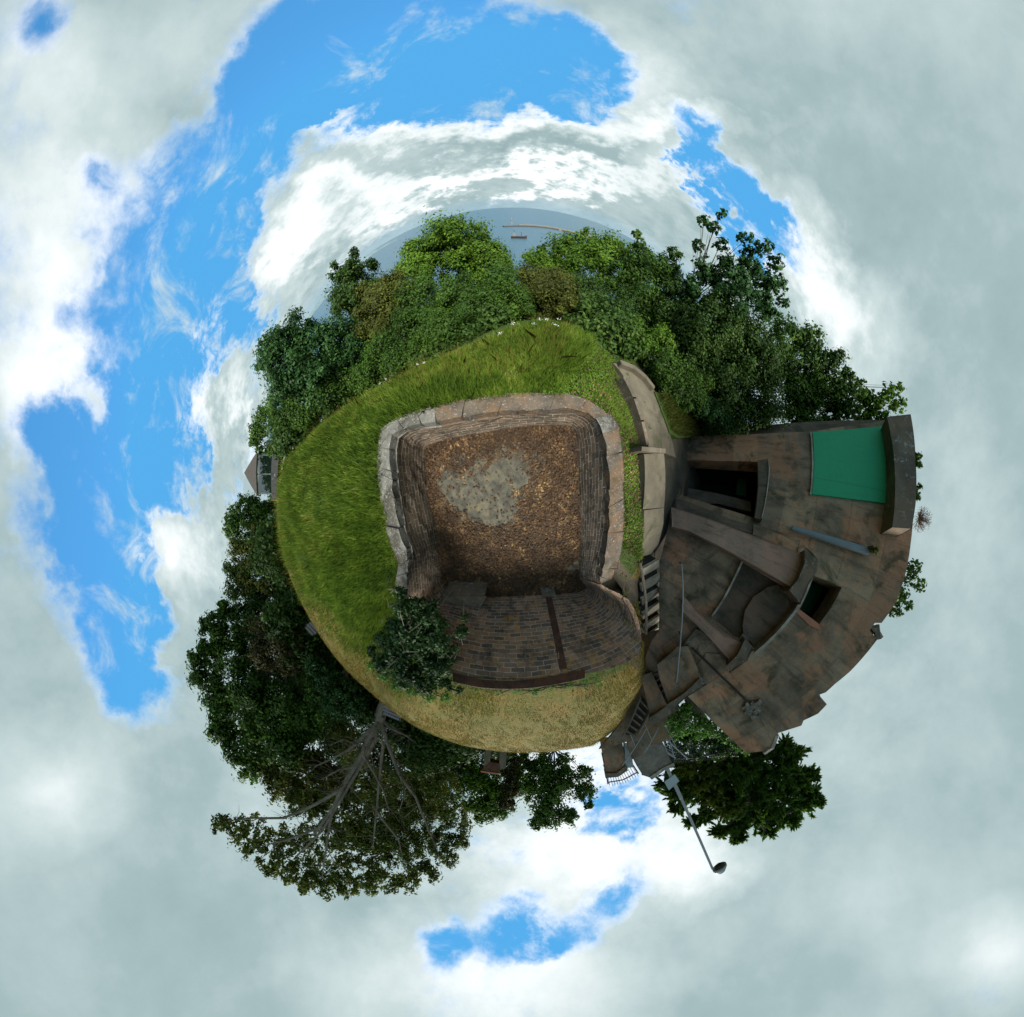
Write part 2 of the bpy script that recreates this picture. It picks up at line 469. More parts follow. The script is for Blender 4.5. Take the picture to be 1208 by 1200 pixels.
_v = oc(_t); _x, _y, _z = _t.xyz(_v)[:3]
_u = _t.math('ADD', _t.math('MULTIPLY', _x, .391), _t.math('MULTIPLY', _y, .921))
_st = _t.step(_t.noise(_t.cxyz(_t.math('MULTIPLY', _u, 5.0), 0.0, _t.math('MULTIPLY', _z, .7)), 2.0, 5, .7), .5, .75)
_seam = _t.step(_t.math('PINGPONG', _t.math('ADD', _u, .1), .61), .0, .008, 1.0, 0.0)
_c = _t.mix(_t.math('MULTIPLY', _st, .4), (.022, .33, .15, 1), (.03, .20, .12, 1))
_c = _t.mix(_t.math('MULTIPLY', _seam, .6), _c, (.01, .11, .06, 1))
_t.l.new(_c, _p.inputs['Base Color'])
M['green_dark'] = plain('dim green paint', (.004, .07, .022), .6)
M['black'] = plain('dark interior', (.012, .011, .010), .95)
M['pipe'] = plain('blue grey pipe', (.16, .21, .23), .5, .0)
M['steel'] = plain('galvanised steel', (.27, .29, .29), .6, .3, .3, 9)
M['iron'] = plain('black iron', (.035, .038, .042), .5, .3)
M['white_wood'] = plain('dull white timber', (.33, .36, .35), .7)
M['white'] = plain('white paint', (.72, .74, .75), .5, var=.08)
M['sign'] = plain('pale grey sign plate', (.30, .37, .37), .6, var=.12)
M['tileroof'] = plain('grey brown roof', (.075, .068, .06), .9, var=.4)
M['wood'] = plain('weathered timber', (.20, .19, .20), .8)
M['pink'] = concrete('salmon sill', (.33, .15, .09), (.42, .2, .13), streak=False)
M['trim'] = concrete('pale worn trim', (.16, .15, .12), (.38, .37, .31), streak=False, sc=4)
M['bark'] = concrete('grey bark', (.115, .098, .075), (.215, .185, .145), streak=False, sc=3, moss=(.10, .10, .06))
M['bark_dark'] = concrete('dark bark', (.05, .04, .03), (.09, .07, .05), streak=False, sc=3)
M['ship'] = plain('red brown hull', (.08, .055, .045), .8)
M['quay'] = plain('quay stone', (.12, .115, .10), .9, sc=.02)
M['quay_light'] = plain('pale quay stone', (.30, .28, .23), .9, sc=.05)

LEAF = {
 'mid': leafmat('mid green leaves', [(0.021, 0.050, 0.008), (0.050, 0.112, 0.017), (0.100, 0.195, 0.026), (0.189, 0.307, 0.047)]),
 'fresh': leafmat('fresh green leaves', [(0.035, 0.080, 0.009), (0.083, 0.171, 0.017), (0.153, 0.277, 0.026), (0.248, 0.378, 0.053)]),
 'dark': leafmat('dark green leaves', [(0.017, 0.040, 0.008), (0.038, 0.085, 0.015), (0.073, 0.142, 0.026), (0.142, 0.224, 0.047)]),
 'blue': leafmat('blue green glossy leaves', [(0.014, 0.042, 0.012), (0.033, 0.092, 0.024), (0.065, 0.165, 0.040), (0.153, 0.283, 0.106)], rough=.45),
 'olive': leafmat('olive leaves', [(0.038, 0.047, 0.009), (0.083, 0.100, 0.018), (0.147, 0.171, 0.028), (0.236, 0.248, 0.053)]),
 'pine': leafmat('olive pine needles', [(0.035, 0.052, 0.011), (0.083, 0.118, 0.019), (0.165, 0.201, 0.029), (0.295, 0.295, 0.047)], trans=.25),
 'brown': leafmat('bronze leaves', [(0.024, 0.028, 0.009), (0.050, 0.052, 0.017), (0.094, 0.083, 0.024), (0.142, 0.118, 0.035)]),
 'conifer': leafmat('conifer sprays', [(.022, .052, .010), (.055, .115, .018), (.11, .20, .03), (.22, .32, .05)], trans=.4),
 'ivy': leafmat('ivy leaves', [(0.012, 0.033, 0.009), (0.026, 0.066, 0.018), (0.053, 0.118, 0.033), (0.142, 0.236, 0.094)], rough=.55),
 'ivy_light': leafmat('light ivy leaves', [(0.035, 0.100, 0.014), (0.071, 0.189, 0.026), (0.142, 0.307, 0.047), (0.260, 0.425, 0.094)]),
 'dry': leafmat('dead twigs', [(0.083, 0.041, 0.035), (0.153, 0.077, 0.059), (0.224, 0.118, 0.083), (0.307, 0.177, 0.118)], trans=.05),
 'litter': leafmat('fallen leaves', [(.03, .02, .013), (.075, .046, .026), (.15, .088, .042), (.36, .24, .11)], trans=.05, sc=2.5),
 'grass': leafmat('long grass', [(.05, .10, .014), (.13, .225, .026), (.25, .37, .045), (.52, .52, .15)], trans=.35, rough=.6, sc=2.2),
 'drygrass': leafmat('dry grass', [(.085, .08, .018), (.19, .155, .03), (.33, .24, .05), (.43, .33, .10)], trans=.25, sc=.9),
}

# ------------------------------------------------------------------ the pit: floor outline, top of the wall, back of the coping
PIT = [  # floor px,py | inner top px,py,mode,val | outer px,py
 (502,538, 460,531,'z',1.33, 447,528), (503,528, 464,513,'z',1.34, 452,506), (512,523, 478,504,'z',1.37, 470,494),
 (545,515, 520,497,'z',1.46, 517,479), (575,510, 563,488,'z',1.52, 568,469), (605,505, 610,484,'z',1.55, 619,465),
 (650,502, 655,482,'z',1.55, 660,466), (668,502, 682,483,'z',1.54, 690,472), (677,508, 700,490,'z',1.53, 712,486),
 (680,520, 711,508,'z',1.52, 728,503), (682,560, 717,545,'z',1.48, 733,540), (684,600, 720,590,'z',1.44, 735,580),
 (684,640, 717,640,'z',1.42, 733,640), (683,665, 712,670,'z',1.40, 727,670), (684,682, 710,690,'z',1.36, 716,697),
 (692,693, 742,708,'d',3.0, 746,708), (687,697, 756,745,'d',3.55, 759,747), (678,699, 752,772,'d',3.7, 756,775), (665,700, 722,788,'d',3.35, 726,793),
 (647,701, 682,796,'d',3.05, 686,801), (610,703, 620,802,'d',2.95, 620,807), (584,704, 570,801,'d',2.95, 570,806), (560,703, 528,794,'d',3.0, 525,799),
 (535,700, 500,785,'d',2.95, 495,790), (524,690, 482,745,'z',.85, 475,748), (520,680, 481,705,'z',1.15, 467,712),
 (518,660, 481,672,'z',1.25, 469,676), (516,640, 481,652,'z',1.28, 471,662), (511,610, 472,626,'z',1.30, 457,624),
 (504,575, 465,587,'z',1.31, 448,577), (502,552, 461,555,'z',1.32, 446,550)]
floor_w = [G(a[0], a[1], EYE) for a in PIT]
top_w = [G(a[2], a[3], a[5]) if a[4] == 'z' else V(a[2], a[3], a[5]) for a in PIT]
out_w = []
for a, t_ in zip(PIT, top_w):
    q = G(a[6], a[7], EYE - t_.z) if a[4] == 'z' else None
    if q is None:
        dr = Vector((t_.x, t_.y, 0)).normalized(); q = t_ + dr * .28
    out_w.append(q)

def cr3(P, k=3):
    out = []; m_ = len(P)
    for i in range(m_):
        p0, p1, p2, p3 = P[i - 1], P[i], P[(i + 1) % m_], P[(i + 2) % m_]
        for j in range(k):
            t_ = j / k
            out.append(.5 * ((2 * p1) + (p2 - p0) * t_ + (2 * p0 - 5 * p1 + 4 * p2 - p3) * t_ * t_ + (3 * p1 - p0 - 3 * p2 + p3) * t_ ** 3))
    return out
F3, T3, O3 = cr3(floor_w), cr3(top_w), cr3(out_w)
# crest of the grass round the pit (px, py, horizontal distance)
CREST = [(326,600,7),(335,660,7),(360,720,7),(395,775,7),(440,820,7),(490,858,7),(545,880,7),(604,888,7),(660,886,7),(700,880,7),(725,862,6.6),
 (742,838,6.1),(752,820,5.7),(762,795,5.2),(759,770,4.7),(756,745,4.3),(754,715,3.9),(753,690,3.6),(756,665,3.1),(757,640,2.8),(757,600,2.5),
 (757,560,2.5),(757,532,2.6),(750,503,2.85),(742,470,3.2),(734,445,3.5),(724,423,3.6),(700,402,3.4),(665,388,3.1),(640,384,3.0),(600,393,3.0),
 (560,411,3.1),(520,430,3.3),(480,450,3.6),(450,463,4.0),(400,493,5.0),(360,524,6.4),(336,545,7.0)]
def polar(pts):
    a = np.array([math.degrees(math.atan2(p.y, p.x)) for p in pts]); d = np.array([math.hypot(p.x, p.y) for p in pts]); z = np.array([p.z for p in pts])
    o = np.argsort(a); return a[o], d[o], z[o]
def pint(az, P):
    return np.interp(az, P[0], P[1], period=360), np.interp(az, P[0], P[2], period=360)
P0 = polar(O3); P1 = polar([V(*c) for c in CREST])
AZ = np.arange(-180, 180, 1.5)
d0, z0 = pint(AZ, P0); d1, z1 = pint(AZ, P1)
d0 = np.minimum(d0, d1 - .12)
def sector(az, a, b, soft=8):
    """1 inside a..b, fading over soft degrees"""
    az = (az - (a + b) / 2 + 180) % 360 - 180; h = (b - a) / 2
    return np.clip((h + soft - np.abs(az)) / soft, 0, 1)
east = sector(AZ, -42, 52, 6)           # passage side: the bank ends in a drop
north = sector(AZ, 60, 150, 25)
NR = 16
rings = []; zr = []
tt = np.linspace(0, 1, NR)
NOIS = rng.normal(0, 1, (NR, len(AZ)))
def bulge(az):                           # swelling of the turf between wall and crest
    return .02 + .26 * sector(az, 140, 235, 30) + .10 * sector(az, -130, -60, 20)
for i, t_ in enumerate(tt):
    rings.append(lerp(d0, d1, t_)); zr.append(lerp(z0, z1, t_) - .03 + bulge(AZ) * math.sin(math.pi * t_) * .8 + .012 * NOIS[i] * (0 < i < NR - 1))
LOW = EYE - 1.95
south = sector(AZ, -150, -62, 10)
for (dd, dr_) in ((.03, None), (1.0, .25), (4.0, 1.4), (10, 3.2), (24, 6.5)):
    r_ = d1 + dd + (0 if dr_ is None else 0)
    if dr_ is None:
        zz = lerp(z1 - .01, np.full_like(z1, LOW), east)
    else:
        zz = z1 - dr_ * (1 + .9 * north) * .75
        zz = lerp(zz, z1 - .15 - .02 * dd, south)          # the lawn carries on level behind the southern crest
        zz = lerp(zz, np.full_like(z1, LOW - .01 * dd), east)
        if dr_ > 1: zz = zz + .08 * np.sin(AZ * .3 + dd)
    rings.append(r_); zr.append(zz)
far = sector(AZ, 5, 178, 8)
for (D_, drop_land, drop_sea) in ((70, 6, 26), (180, 12, 52), (500, 20, 62)):
    rings.append(np.full_like(d1, D_)); zr.append(lerp(np.full_like(z1, -drop_land * .9), np.full_like(z1, -drop_sea), far))
verts = []; uvs = []
for r_, z_r in zip(rings, zr):
    for k, a in enumerate(AZ):
        verts.append((r_[k] * math.cos(R(a)), r_[k] * math.sin(R(a)), z_r[k]))
nA = len(AZ); faces = []
for i in range(len(rings) - 1):
    for k in range(nA):
        k2 = (k + 1) % nA
        faces.append((i * nA + k, (i + 1) * nA + k, (i + 1) * nA + k2, i * nA + k2))
# where turf is dry / where it is rubble
tb = np.interp(AZ, [-180, -165, -150, -140, -125, -110, -60, -45, -30, -5, 30, 90, 150, 170, 180], [.74, .66, .5, .35, .18, .08, .08, .1, .9, 1.2, 1.3, 1.3, 1.2, .9, .74])
rub = sector(AZ, -50, -38, 9) * .8
m, t, p = newmat('turf')
v = oc(t)
at = t.new('ShaderNodeAttribute'); at.attribute_name = 'cover'
ar, ag, ab = t.xyz(at.outputs['Vector'])[:3]
n1 = t.noise(v, 1.3, 6, .7); n2 = t.noise(v, 14, 5, .7)
lush = t.mix(n2, (.03, .06, .010, 1), (.075, .12, .022, 1))
dry = t.mix(t.step(n1, .35, .65), (.22, .15, .038, 1), (.14, .135, .028, 1))
dry = t.mix(t.math('MULTIPLY', t.step(n2, .5, .7), .6), dry, (.30, .205, .065, 1))
rb = t.mix(n2, (.07, .055, .035, 1), (.17, .14, .10, 1))
dry = t.mix(t.math('MULTIPLY', t.step(t.noise(v, 3.3, 6, .75, .6), .5, .68), .7), dry, (.10, .125, .025, 1))
fd = t.step(t.math('ADD', ar, t.math('MULTIPLY', t.math('SUBTRACT', n1, .5), .5)), .35, .65)
col = t.mix(fd, lush, dry)
col = t.mix(t.step(t.math('ADD', ag, t.math('MULTIPLY', t.math('SUBTRACT', n1, .5), .6)), .4, .6), col, rb)
t.l.new(col, p.inputs['Base Color'])
bump(t, p, t.math('ADD', n2, t.noise(v, 60, 3)), .9, .03)
M['turf'] = m
ground = obj('ground', verts, faces, M['turf'], smooth=True, kind='structure')
ca = ground.data.attributes.new('cover', 'FLOAT_VECTOR', 'POINT')
cv = []
for i in range(len(rings)):
    for k in range(nA):
        t_ = tt[i] if i < NR else (1.0 if i < NR + 2 else 1.5)
        cv += [float(np.clip((t_ - tb[k]) / .30 + .5, 0, 1)) if i < NR + 2 else 0.0, float(rub[k] if t_ < 1.2 else 0), 0.0]
ca.data.foreach_set('vector', cv)

def ground_at(az, t_):
    a0, b0 = pint(az, P0); a1, b1 = pint(az, P1); a0 = np.minimum(a0, a1 - .12)
    d = lerp(a0, a1, t_); z = lerp(b0, b1, t_) - .03 + bulge(az) * np.sin(np.pi * t_) * .8
    return d, z

# sea and distant coast
m, t, p = newmat('sea water')
v = oc(t)
p.inputs['Base Color'].default_value = (.055, .12, .165, 1); p.inputs['Roughness'].default_value = .4; p.inputs['Specular IOR Level'].default_value = .4
bump(t, p, t.noise(v, .12, 5, .7), 1.0, .9)
SEA = 47.0
nS = 96
sv_ = [(0, 0, EYE - SEA)]; sf_ = []
for rr in (150, 600, 2500, 10000, 40000):
    for k in range(nS): sv_.append((rr * math.cos(2 * math.pi * k / nS), rr * math.sin(2 * math.pi * k / nS), EYE - SEA))
for k in range(nS): sf_.append((0, 1 + k, 1 + (k + 1) % nS))
for i in range(4):
    for k in range(nS):
        a, b = 1 + i * nS + k, 1 + i * nS + (k + 1) % nS
        sf_.append((a, a + nS, b + nS, b))
obj('sea', sv_, sf_, m, kind='structure')
def hills(name, az0, az1, dist, hmax, mat, seed):
    rg = np.random.default_rng(seed); n = 60; vs = []; fs = []
    prof = np.interp(np.arange(n), np.arange(0, n, 6), rg.random(10)) * .7 + .3
    for k in range(n):
        a = R(lerp(az0, az1, k / (n - 1))); h = hmax * prof[k] * math.sin(math.pi * k / (n - 1)) ** .5
        for (dd, zz) in ((dist, EYE - SEA - 2), (dist * 1.02, EYE - SEA + h * .5), (dist * 1.08, EYE - SEA + h), (dist * 1.2, EYE - SEA - 2)):
            vs.append((dd * math.cos(a), dd * math.sin(a), zz))
    for k in range(n - 1):
        for j in range(3): fs.append((k * 4 + j, (k + 1) * 4 + j, (k + 1) * 4 + j + 1, k * 4 + j + 1))
    return obj(name, vs, fs, mat, smooth=True, kind='structure')
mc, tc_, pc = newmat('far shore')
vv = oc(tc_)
cc = tc_.ramp(tc_.noise(vv, .006, 5, .7), [(.3, (.12, .19, .22)), (.5, (.16, .23, .25)), (.62, (.26, .31, .31)), (.8, (.36, .39, .38))])  # haze over the distant land is painted into these pale tones
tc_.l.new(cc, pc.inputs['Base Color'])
hills('coast_hills', 112, 152, 4200, 75, mc, 3)
hills('headland_hills', 150, 168, 6500, 120, mc, 5)

# breakwater, light tower, ship
bw_px = [(594,266.5), (612,266), (630,266.5), (645,268), (660,270.5), (675,274), (692,278), (705,282)]
bw = [G(x, y, SEA - 3) for x, y in bw_px]
mbw = MB()
def ribbon(mb, pts, w, h):
    for a, b in zip(pts[:-1], pts[1:]):
        dvec = (b - a); L = dvec.length; c = (a + b) / 2; an = math.atan2(dvec.y, dvec.x)
        mb.box(c - Vector((0, 0, h / 2)), L + .4, w, h, an)
bwr = thing('breakwater', 'long grey stone breakwater running out into the sea with a light tower at its tip', 'breakwater', bw[3])
ribbon(mbw, bw, 14, 6); mbw.build('quay_wall', M['quay'], bwr)
mb2 = MB(); ribbon(mb2, [q + Vector((0, 8, 2.2)) for q in bw[1:]], 4, 2.2); mb2.build('parapet', M['quay_light'], bwr)
for q in range(9):
    mb3 = MB(); pp = lerp(bw[4], bw[7], q / 9); mb3.box(pp + Vector((0, -10, -2)), 7, 6, 5, .2); mb3.build('landing_stage', M['quay_light'], bwr)
lt = MB(); q = G(603.5, 265.5, SEA - 3); lt.tube([q, q + Vector((0, 0, 13))], [2.4, 1.7], 10); lt.tube([q + Vector((0, 0, 13)), q + Vector((0, 0, 14.5))], [2.5, 2.5], 10); lt.tube([q + Vector((0, 0, 14.5)), q + Vector((0, 0, 18))], [1.6, .2], 10)
lt.build('light_tower', M['quay_light'], bwr)
s0 = G(603, 281.5, SEA); s1 = G(621, 281.5, SEA); sc_ = (s0 + s1) / 2; L = (s1 - s0).length
ship = thing('ship', 'small red brown ship lying at anchor on the sea below the breakwater', 'ship', sc_)
sv2 = []; hull = MB()
hw = L * .09
prof = [(-.5, .75), (-.42, 1), (.3, 1), (.5, .05)]
vsb = []
for (f, wd) in prof:
    hh = 3.4 + (1.6 if f > .4 else 0)
    for (sgn, zz, ww) in ((-1, 0, .7), (-1, hh, 1), (1, hh, 1), (1, 0, .7)): vsb.append(sc_ + Vector((f * L, sgn * hw * wd * ww, zz)))
fsb = []
for i in range(3):
    for j in range(4): fsb.append((i * 4 + j, i * 4 + (j + 1) % 4, (i + 1) * 4 + (j + 1) % 4, (i + 1) * 4 + j))
fsb += [(3, 2, 1, 0), (12, 13, 14, 15)]
hull.add(vsb, fsb); hull.build('hull', M['ship'], ship)
dk = MB(); dk.box(sc_ + Vector((-.3 * L, 0, 5.4)), L * .17, hw * 1.5, 4); dk.box(sc_ + Vector((-.3 * L, 0, 8.2)), L * .1, hw * 1.2, 1.8); dk.build('deckhouse', M['quay_light'], ship)
ms_ = MB(); ms_.tube([sc_ + Vector((.15 * L, 0, 3)), sc_ + Vector((.15 * L, 0, 10))], .35, 6); ms_.build('mast', M['iron'], ship); ms_ = MB(); ms_.tube([sc_ + Vector((-.3 * L, 0, 8)), sc_ + Vector((-.3 * L, 0, 13))], .3, 6); ms_.build('mast', M['iron'], ship)

# ------------------------------------------------------------------ pit walls
n = len(PIT) * 3
pit = thing('brick_pit', 'sunken brick gun pit with low coping on three sides and a tall brick rear wall', 'gun pit', (0, 0, 0))
cumf = [0.0]; 
for i in range(n): cumf.append(cumf[-1] + (T3[(i + 1) % n] - T3[i]).length)
ROWS = 7
def wallpart(name, idx, mat):
    vs = []; uv = []; fs = []
    for ii, i in enumerate(idx):
        a, b = F3[i % n], T3[i % n]
        hgt = (b - a).length
        for j in range(ROWS):
            f = j / (ROWS - 1); q = lerp(a, b, f)
            if 0 < j < ROWS - 1: q = q + Vector((rng.normal(0, .008), rng.normal(0, .008), 0))
            vs.append(q); uv.append((cumf[i] if i < len(cumf) else cumf[-1] + cumf[i - n], f * hgt))
    for ii in range(len(idx) - 1):
        for j in range(ROWS - 1):
            fs.append((ii * ROWS + j, (ii + 1) * ROWS + j, (ii + 1) * ROWS + j + 1, ii * ROWS + j + 1))
    return obj(name, vs, fs, mat, pit, uv=uv)
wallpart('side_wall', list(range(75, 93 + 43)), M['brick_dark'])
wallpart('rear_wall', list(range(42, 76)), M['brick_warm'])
# coping stones: low walls on three sides
cop_idx = list(range(76, 93 + 43))
pin = [T3[i % n] for i in cop_idx]; pou = [O3[i % n] for i in cop_idx]
cl = [0.0]
for a, b in zip(pin[:-1], pin[1:]): cl.append(cl[-1] + (b - a).length)
def cat_at(arr, s):
    x = [float(np.interp(s, cl, [p_[k] for p_ in arr])) for k in range(3)]
    return Vector(x)
s = 0.0; ki = 0
while s < cl[-1] - .05:
    Ls = [.42, .30, .23, .36, .48, .26, .12, .33][ki % 8] * 1.0; ki += 1
    e = min(s + Ls, cl[-1])
    a, b, c_, d_ = cat_at(pin, s + .007), cat_at(pin, e - .007), cat_at(pou, e - .007), cat_at(pou, s + .007)
    mid = (s + e) / 2 / cl[-1]
    key = 'coping_grey' if (mid < .40 or .655 < mid < .70) else 'coping_brown'
    jit = rng.normal(0, .007)
    inw = ((a + b) / 2 - (c_ + d_) / 2); inw.z = 0; inw.normalize()
    mi, mo = cat_at(pin, (s + e) / 2), cat_at(pou, (s + e) / 2)
    pts = [a + inw * .02, mi + inw * .02, b + inw * .02, c_, mo, d_]
    pts = [q + Vector((rng.normal(0, .004), rng.normal(0, .004), .012 + jit)) for q in pts]
    mb = MB(); mb.prism(pts, (0, 0, -.11)); bevel(mb.build('coping_stone', M[key], pit), .016)
    s = e
# floor
m, t, p = newmat('pit floor')
v = oc(t)
nA1 = t.noise(v, 3.2, 6, .65, .6); nB = t.noise(v, 22, 5, .75); nC = t.noise(v, 60, 3, .7)
lit = t.ramp(t.math('ADD', t.math('MULTIPLY', nB, .8), t.math('MULTIPLY', t.math('SUBTRACT', nC, .5), .5)), [(.25, (.03, .021, .015)), (.42, (.075, .048, .03)), (.55, (.12, .078, .042)), (.7, (.22, .15, .075))])
bare = t.ramp(t.noise(v, 5, 6, .7, .4), [(.3, (.035, .033, .026)), (.45, (.075, .072, .057)), (.55, (.11, .104, .078)), (.68, (.17, .145, .085))])
def patch(cx, cy, rx, ry, rot):
    mp = t.new('ShaderNodeMapping', vector_type='TEXTURE')
    wv = t.vmath('ADD', v, t.vmath('SCALE', t.vmath('SUBTRACT', t.noise(v, 2.5, 5, .7, col=True), (.5, .5, .5)), scale=1.3))
    t.l.new(wv, mp.inputs['Vector'])
    mp.inputs['Location'].default_value = (cx, cy, 0); mp.inputs['Rotation'].default_value = (0, 0, rot); mp.inputs['Scale'].default_value = (rx, ry, 50)
    g = t.new('ShaderNodeTexGradient', gradient_type='SPHERICAL'); t.l.new(mp.outputs[0], g.inputs[0]); return g.outputs['Fac']
pc1 = G(575, 592, EYE); pc2 = G(540, 578, EYE); pc3 = G(600, 560, EYE); pc4 = G(678, 668, EYE)
pf = t.math('MAXIMUM', t.math('MAXIMUM', patch(pc1.x, pc1.y, 1.15, .85, R(-30)), patch(pc2.x, pc2.y, .65, .8, R(35))), t.math('MAXIMUM', patch(pc3.x, pc3.y, .95, .75, 0), patch(pc4.x, pc4.y, .5, .35, 0)))
fm = t.step(t.math('ADD', pf, t.math('MULTIPLY', t.math('SUBTRACT', nA1, .5), 1.1)), .20, .42)
t.l.new(t.mix(fm, lit, bare), p.inputs['Base Color'])
bump(t, p, t.math('MULTIPLY', t.math('ADD', nB, nC), t.math('SUBTRACT', 1.2, fm)), .9, .03)
fm_o = MB(); fl = [q + (q - Vector((0, -.3, 0))).normalized() * .05 for q in F3]
cen = sum(fl, Vector()) / n
vs = [Vector((cen.x, cen.y, 0))] + [Vector((q.x, q.y, 0)) for q in fl]
obj('pit_floor', vs, [(0, 1 + k, 1 + (k + 1) % n) for k in range(n)], m, kind='structure')
# leaf litter
def inside(poly, x, y):
    c = np.zeros(len(x), bool); m_ = len(poly)
    for i in range(m_):
        a, b = poly[i], poly[(i + 1) % m_]
        cond = ((a.y > y) != (b.y > y)) & (x < (b.x - a.x) * (y - a.y) / (b.y - a.y + 1e-12) + a.x)
        c ^= cond
    return c
def flat_leaves(n_, P, size, tilt=.25, up=None):
    """rhombic leaves at points P, roughly lying flat"""
    an = rng.random(n_) * 2 * np.pi
    s_ = size * (.6 + .8 * rng.random(n_))
    nrm = np.stack([rng.normal(0, tilt, n_), rng.normal(0, tilt, n_), np.ones(n_)], 1); nrm /= np.linalg.norm(nrm, axis=1)[:, None]
    u = np.stack([np.cos(an), np.sin(an), np.zeros(n_)], 1); u -= (u * nrm).sum(1)[:, None] * nrm; u /= np.linalg.norm(u, axis=1)[:, None]
    w = np.cross(nrm, u)
    a = s_[:, None]; return np.stack([P - u * a * .5, P - w * a * .3, P + u * a * .5, P + w * a * .3], 1)
N_ = 30000
xs = rng.uniform(-2, 2, N_); ys = rng.uniform(-3.6, 1.4, N_)
ok = inside(floor_w, xs, ys)
def near(x, y, c, rx, ry, rot):
    dx, dy = x - c.x, y - c.y; X = dx * math.cos(rot) + dy * math.sin(rot); Y = -dx * math.sin(rot) + dy * math.cos(rot)
    return (X / rx) ** 2 + (Y / ry) ** 2 < 1
bare_ = near(xs, ys, pc1, .62, .45, R(-30)) | near(xs, ys, pc2, .32, .45, R(35)) | near(xs, ys, pc3, .4, .32, 0) | near(xs, ys, pc4, .25, .15, 0)
ok &= ~(bare_ & (rng.random(N_) > .10))
ok &= ((np.sin(xs * 4.1 + 2 * np.sin(ys * 2.3)) * np.cos(ys * 3.7 + xs)) + rng.normal(0, .6, N_)) > -.45
P = np.stack([xs, ys, .006 + .02 * rng.random(N_)], 1)[ok][:15000]
quads_obj('leaf_litter', flat_leaves(len(P), P, .058, .45), LEAF['litter'], kind='stuff', label='brown and orange fallen leaves covering the pit floor', category='leaves')

# rusty channel in the rear wall and the girder along its top
ps = [V(647, 703, 1.72), V(650, 715, 1.88), V(662, 788, 2.86)]
# front of rear wall near x=650..665: find by interpolation between floor and top
def rear_pt(i, f, lift=0.0):
    i0 = int(math.floor(i)); fr = i - i0
    a = lerp(floor_w[i0], floor_w[i0 + 1], fr); b = lerp(top_w[i0], top_w[i0 + 1], fr)
    q = lerp(a, b, f); dr = Vector((q.x, q.y, 0)).normalized(); return q - dr * lift
def wallpx(px, py, i_lo=15, i_hi=24, lift=0.0):
    """spot of the rear wall seen at a picture spot"""
    best = None; d = ray(px, py); o_ = Vector((0, 0, EYE))
    for i in range(i_lo, i_hi):
        for tri in ((floor_w[i], floor_w[i + 1], top_w[i + 1]), (floor_w[i], top_w[i + 1], top_w[i])):
            nrm = (tri[1] - tri[0]).cross(tri[2] - tri[0]); dn = nrm.dot(d)
            if abs(dn) < 1e-9: continue
            t_ = nrm.dot(tri[0] - o_) / dn
            if t_ <= 0: continue
            q = o_ + d * t_; c = sum(tri, Vector()) / 3; dist = (q - c).length
            if best is None or dist < best[0]: best = (dist, q)
    q = best[1]; return q - Vector((q.x, q.y, 0)).normalized() * lift
cw = .05
ch = MB()
A = [wallpx(644, 705, lift=.02), wallpx(651, 705, lift=.02), wallpx(669, 789, lift=.02), wallpx(660, 790, lift=.02)]
outv = Vector((0, -1, 0))
ch.prism(A, outv * .10)
ch.build('steel_channel', M['rust'], pit)
gird = MB()
gp = [(534, 795), (565, 802), (600, 804), (640, 801), (668, 796), (690, 791)]
lo = [wallpx(x, y - 1, lift=.03) for x, y in gp]; hi = [wallpx(x, y + 9, lift=.03) for x, y in gp]
for i in range(len(gp) - 1):
    gird.prism([lo[i], lo[i + 1], hi[i + 1], hi[i]], outv * .22)
gird.build('steel_girder', M['rust'], pit)
cc_ = MB(); q1 = [G(x, y, EYE - .02) for x, y in [(638, 694), (652, 692), (655, 699), (640, 702)]]; cc_.prism(q1, (0, 0, .08)); bevel(cc_.build('cement_block', M['cap'], pit), .02)

blk = thing('concrete_block', 'low mossy concrete block lying at the foot of the brick rear wall beside the ivy', 'concrete block', G(545, 712, EYE - .1))
bm_ = MB(); bp = [G(x, y, EYE - .42) for x, y in [(522, 701), (572, 704), (566, 720), (549, 740), (519, 728)]]
bm_.prism(bp, (0, 0, -.41)); bevel(bm_.build('block', M['cap'], blk), .03)

# ------------------------------------------------------------------ passage: path, landing, courtyard floor, steps
def sheet(name, px, dep, mat, kind='structure', thick=None):
    pts = [G(x, y, dep) for x, y in px]
    mb = MB(); mb.prism(pts, (0, 0, -(thick or .06)))
    return mb.build(name, mat, kind=kind)
sheet('courtyard_floor', [(768, 516), (800, 512), (812, 540), (812, 640), (800, 700), (770, 690), (760, 560)], 1.9, M['court'])
# broader damp floor under everything on the passage side
mb = MB(); mb.prism([Vector((2.6, -4.5, LOW + .02)), Vector((8.5, -6, LOW + .02)), Vector((8.5, 3.2, LOW + .02)), Vector((3.0, 3.2, LOW + .02))], (0, 0, -.1))
mb.build('courtyard_slab', M['court'], kind='structure')
pathL = [(724, 428), (738, 446), (750, 470), (760, 500), (766, 528)]
pathR = [(738, 431), (757, 442), (771, 460), (780, 485), (790, 512), (797, 540)]
pp_ = [G(x, y, 1.72) for x, y in pathL] + [G(x, y, 1.74) for x, y in reversed(pathR)]
mb = MB(); mb.prism([Vector((q.x, q.y, EYE - 1.73)) for q in pp_], (0, 0, -.3)); mb.build('path', M['path'], kind='structure')
mb = MB(); mb.prism([Vector((q.x, q.y, EYE - 1.70)) for q in [G(x, y, 1.7) for x, y in [(772, 462), (800, 472), (822, 480), (838, 500), (836, 515), (800, 517), (790, 511), (781, 486)]]], (0, 0, -.3)); mb.build('grass_verge', M['turf'], kind='structure')
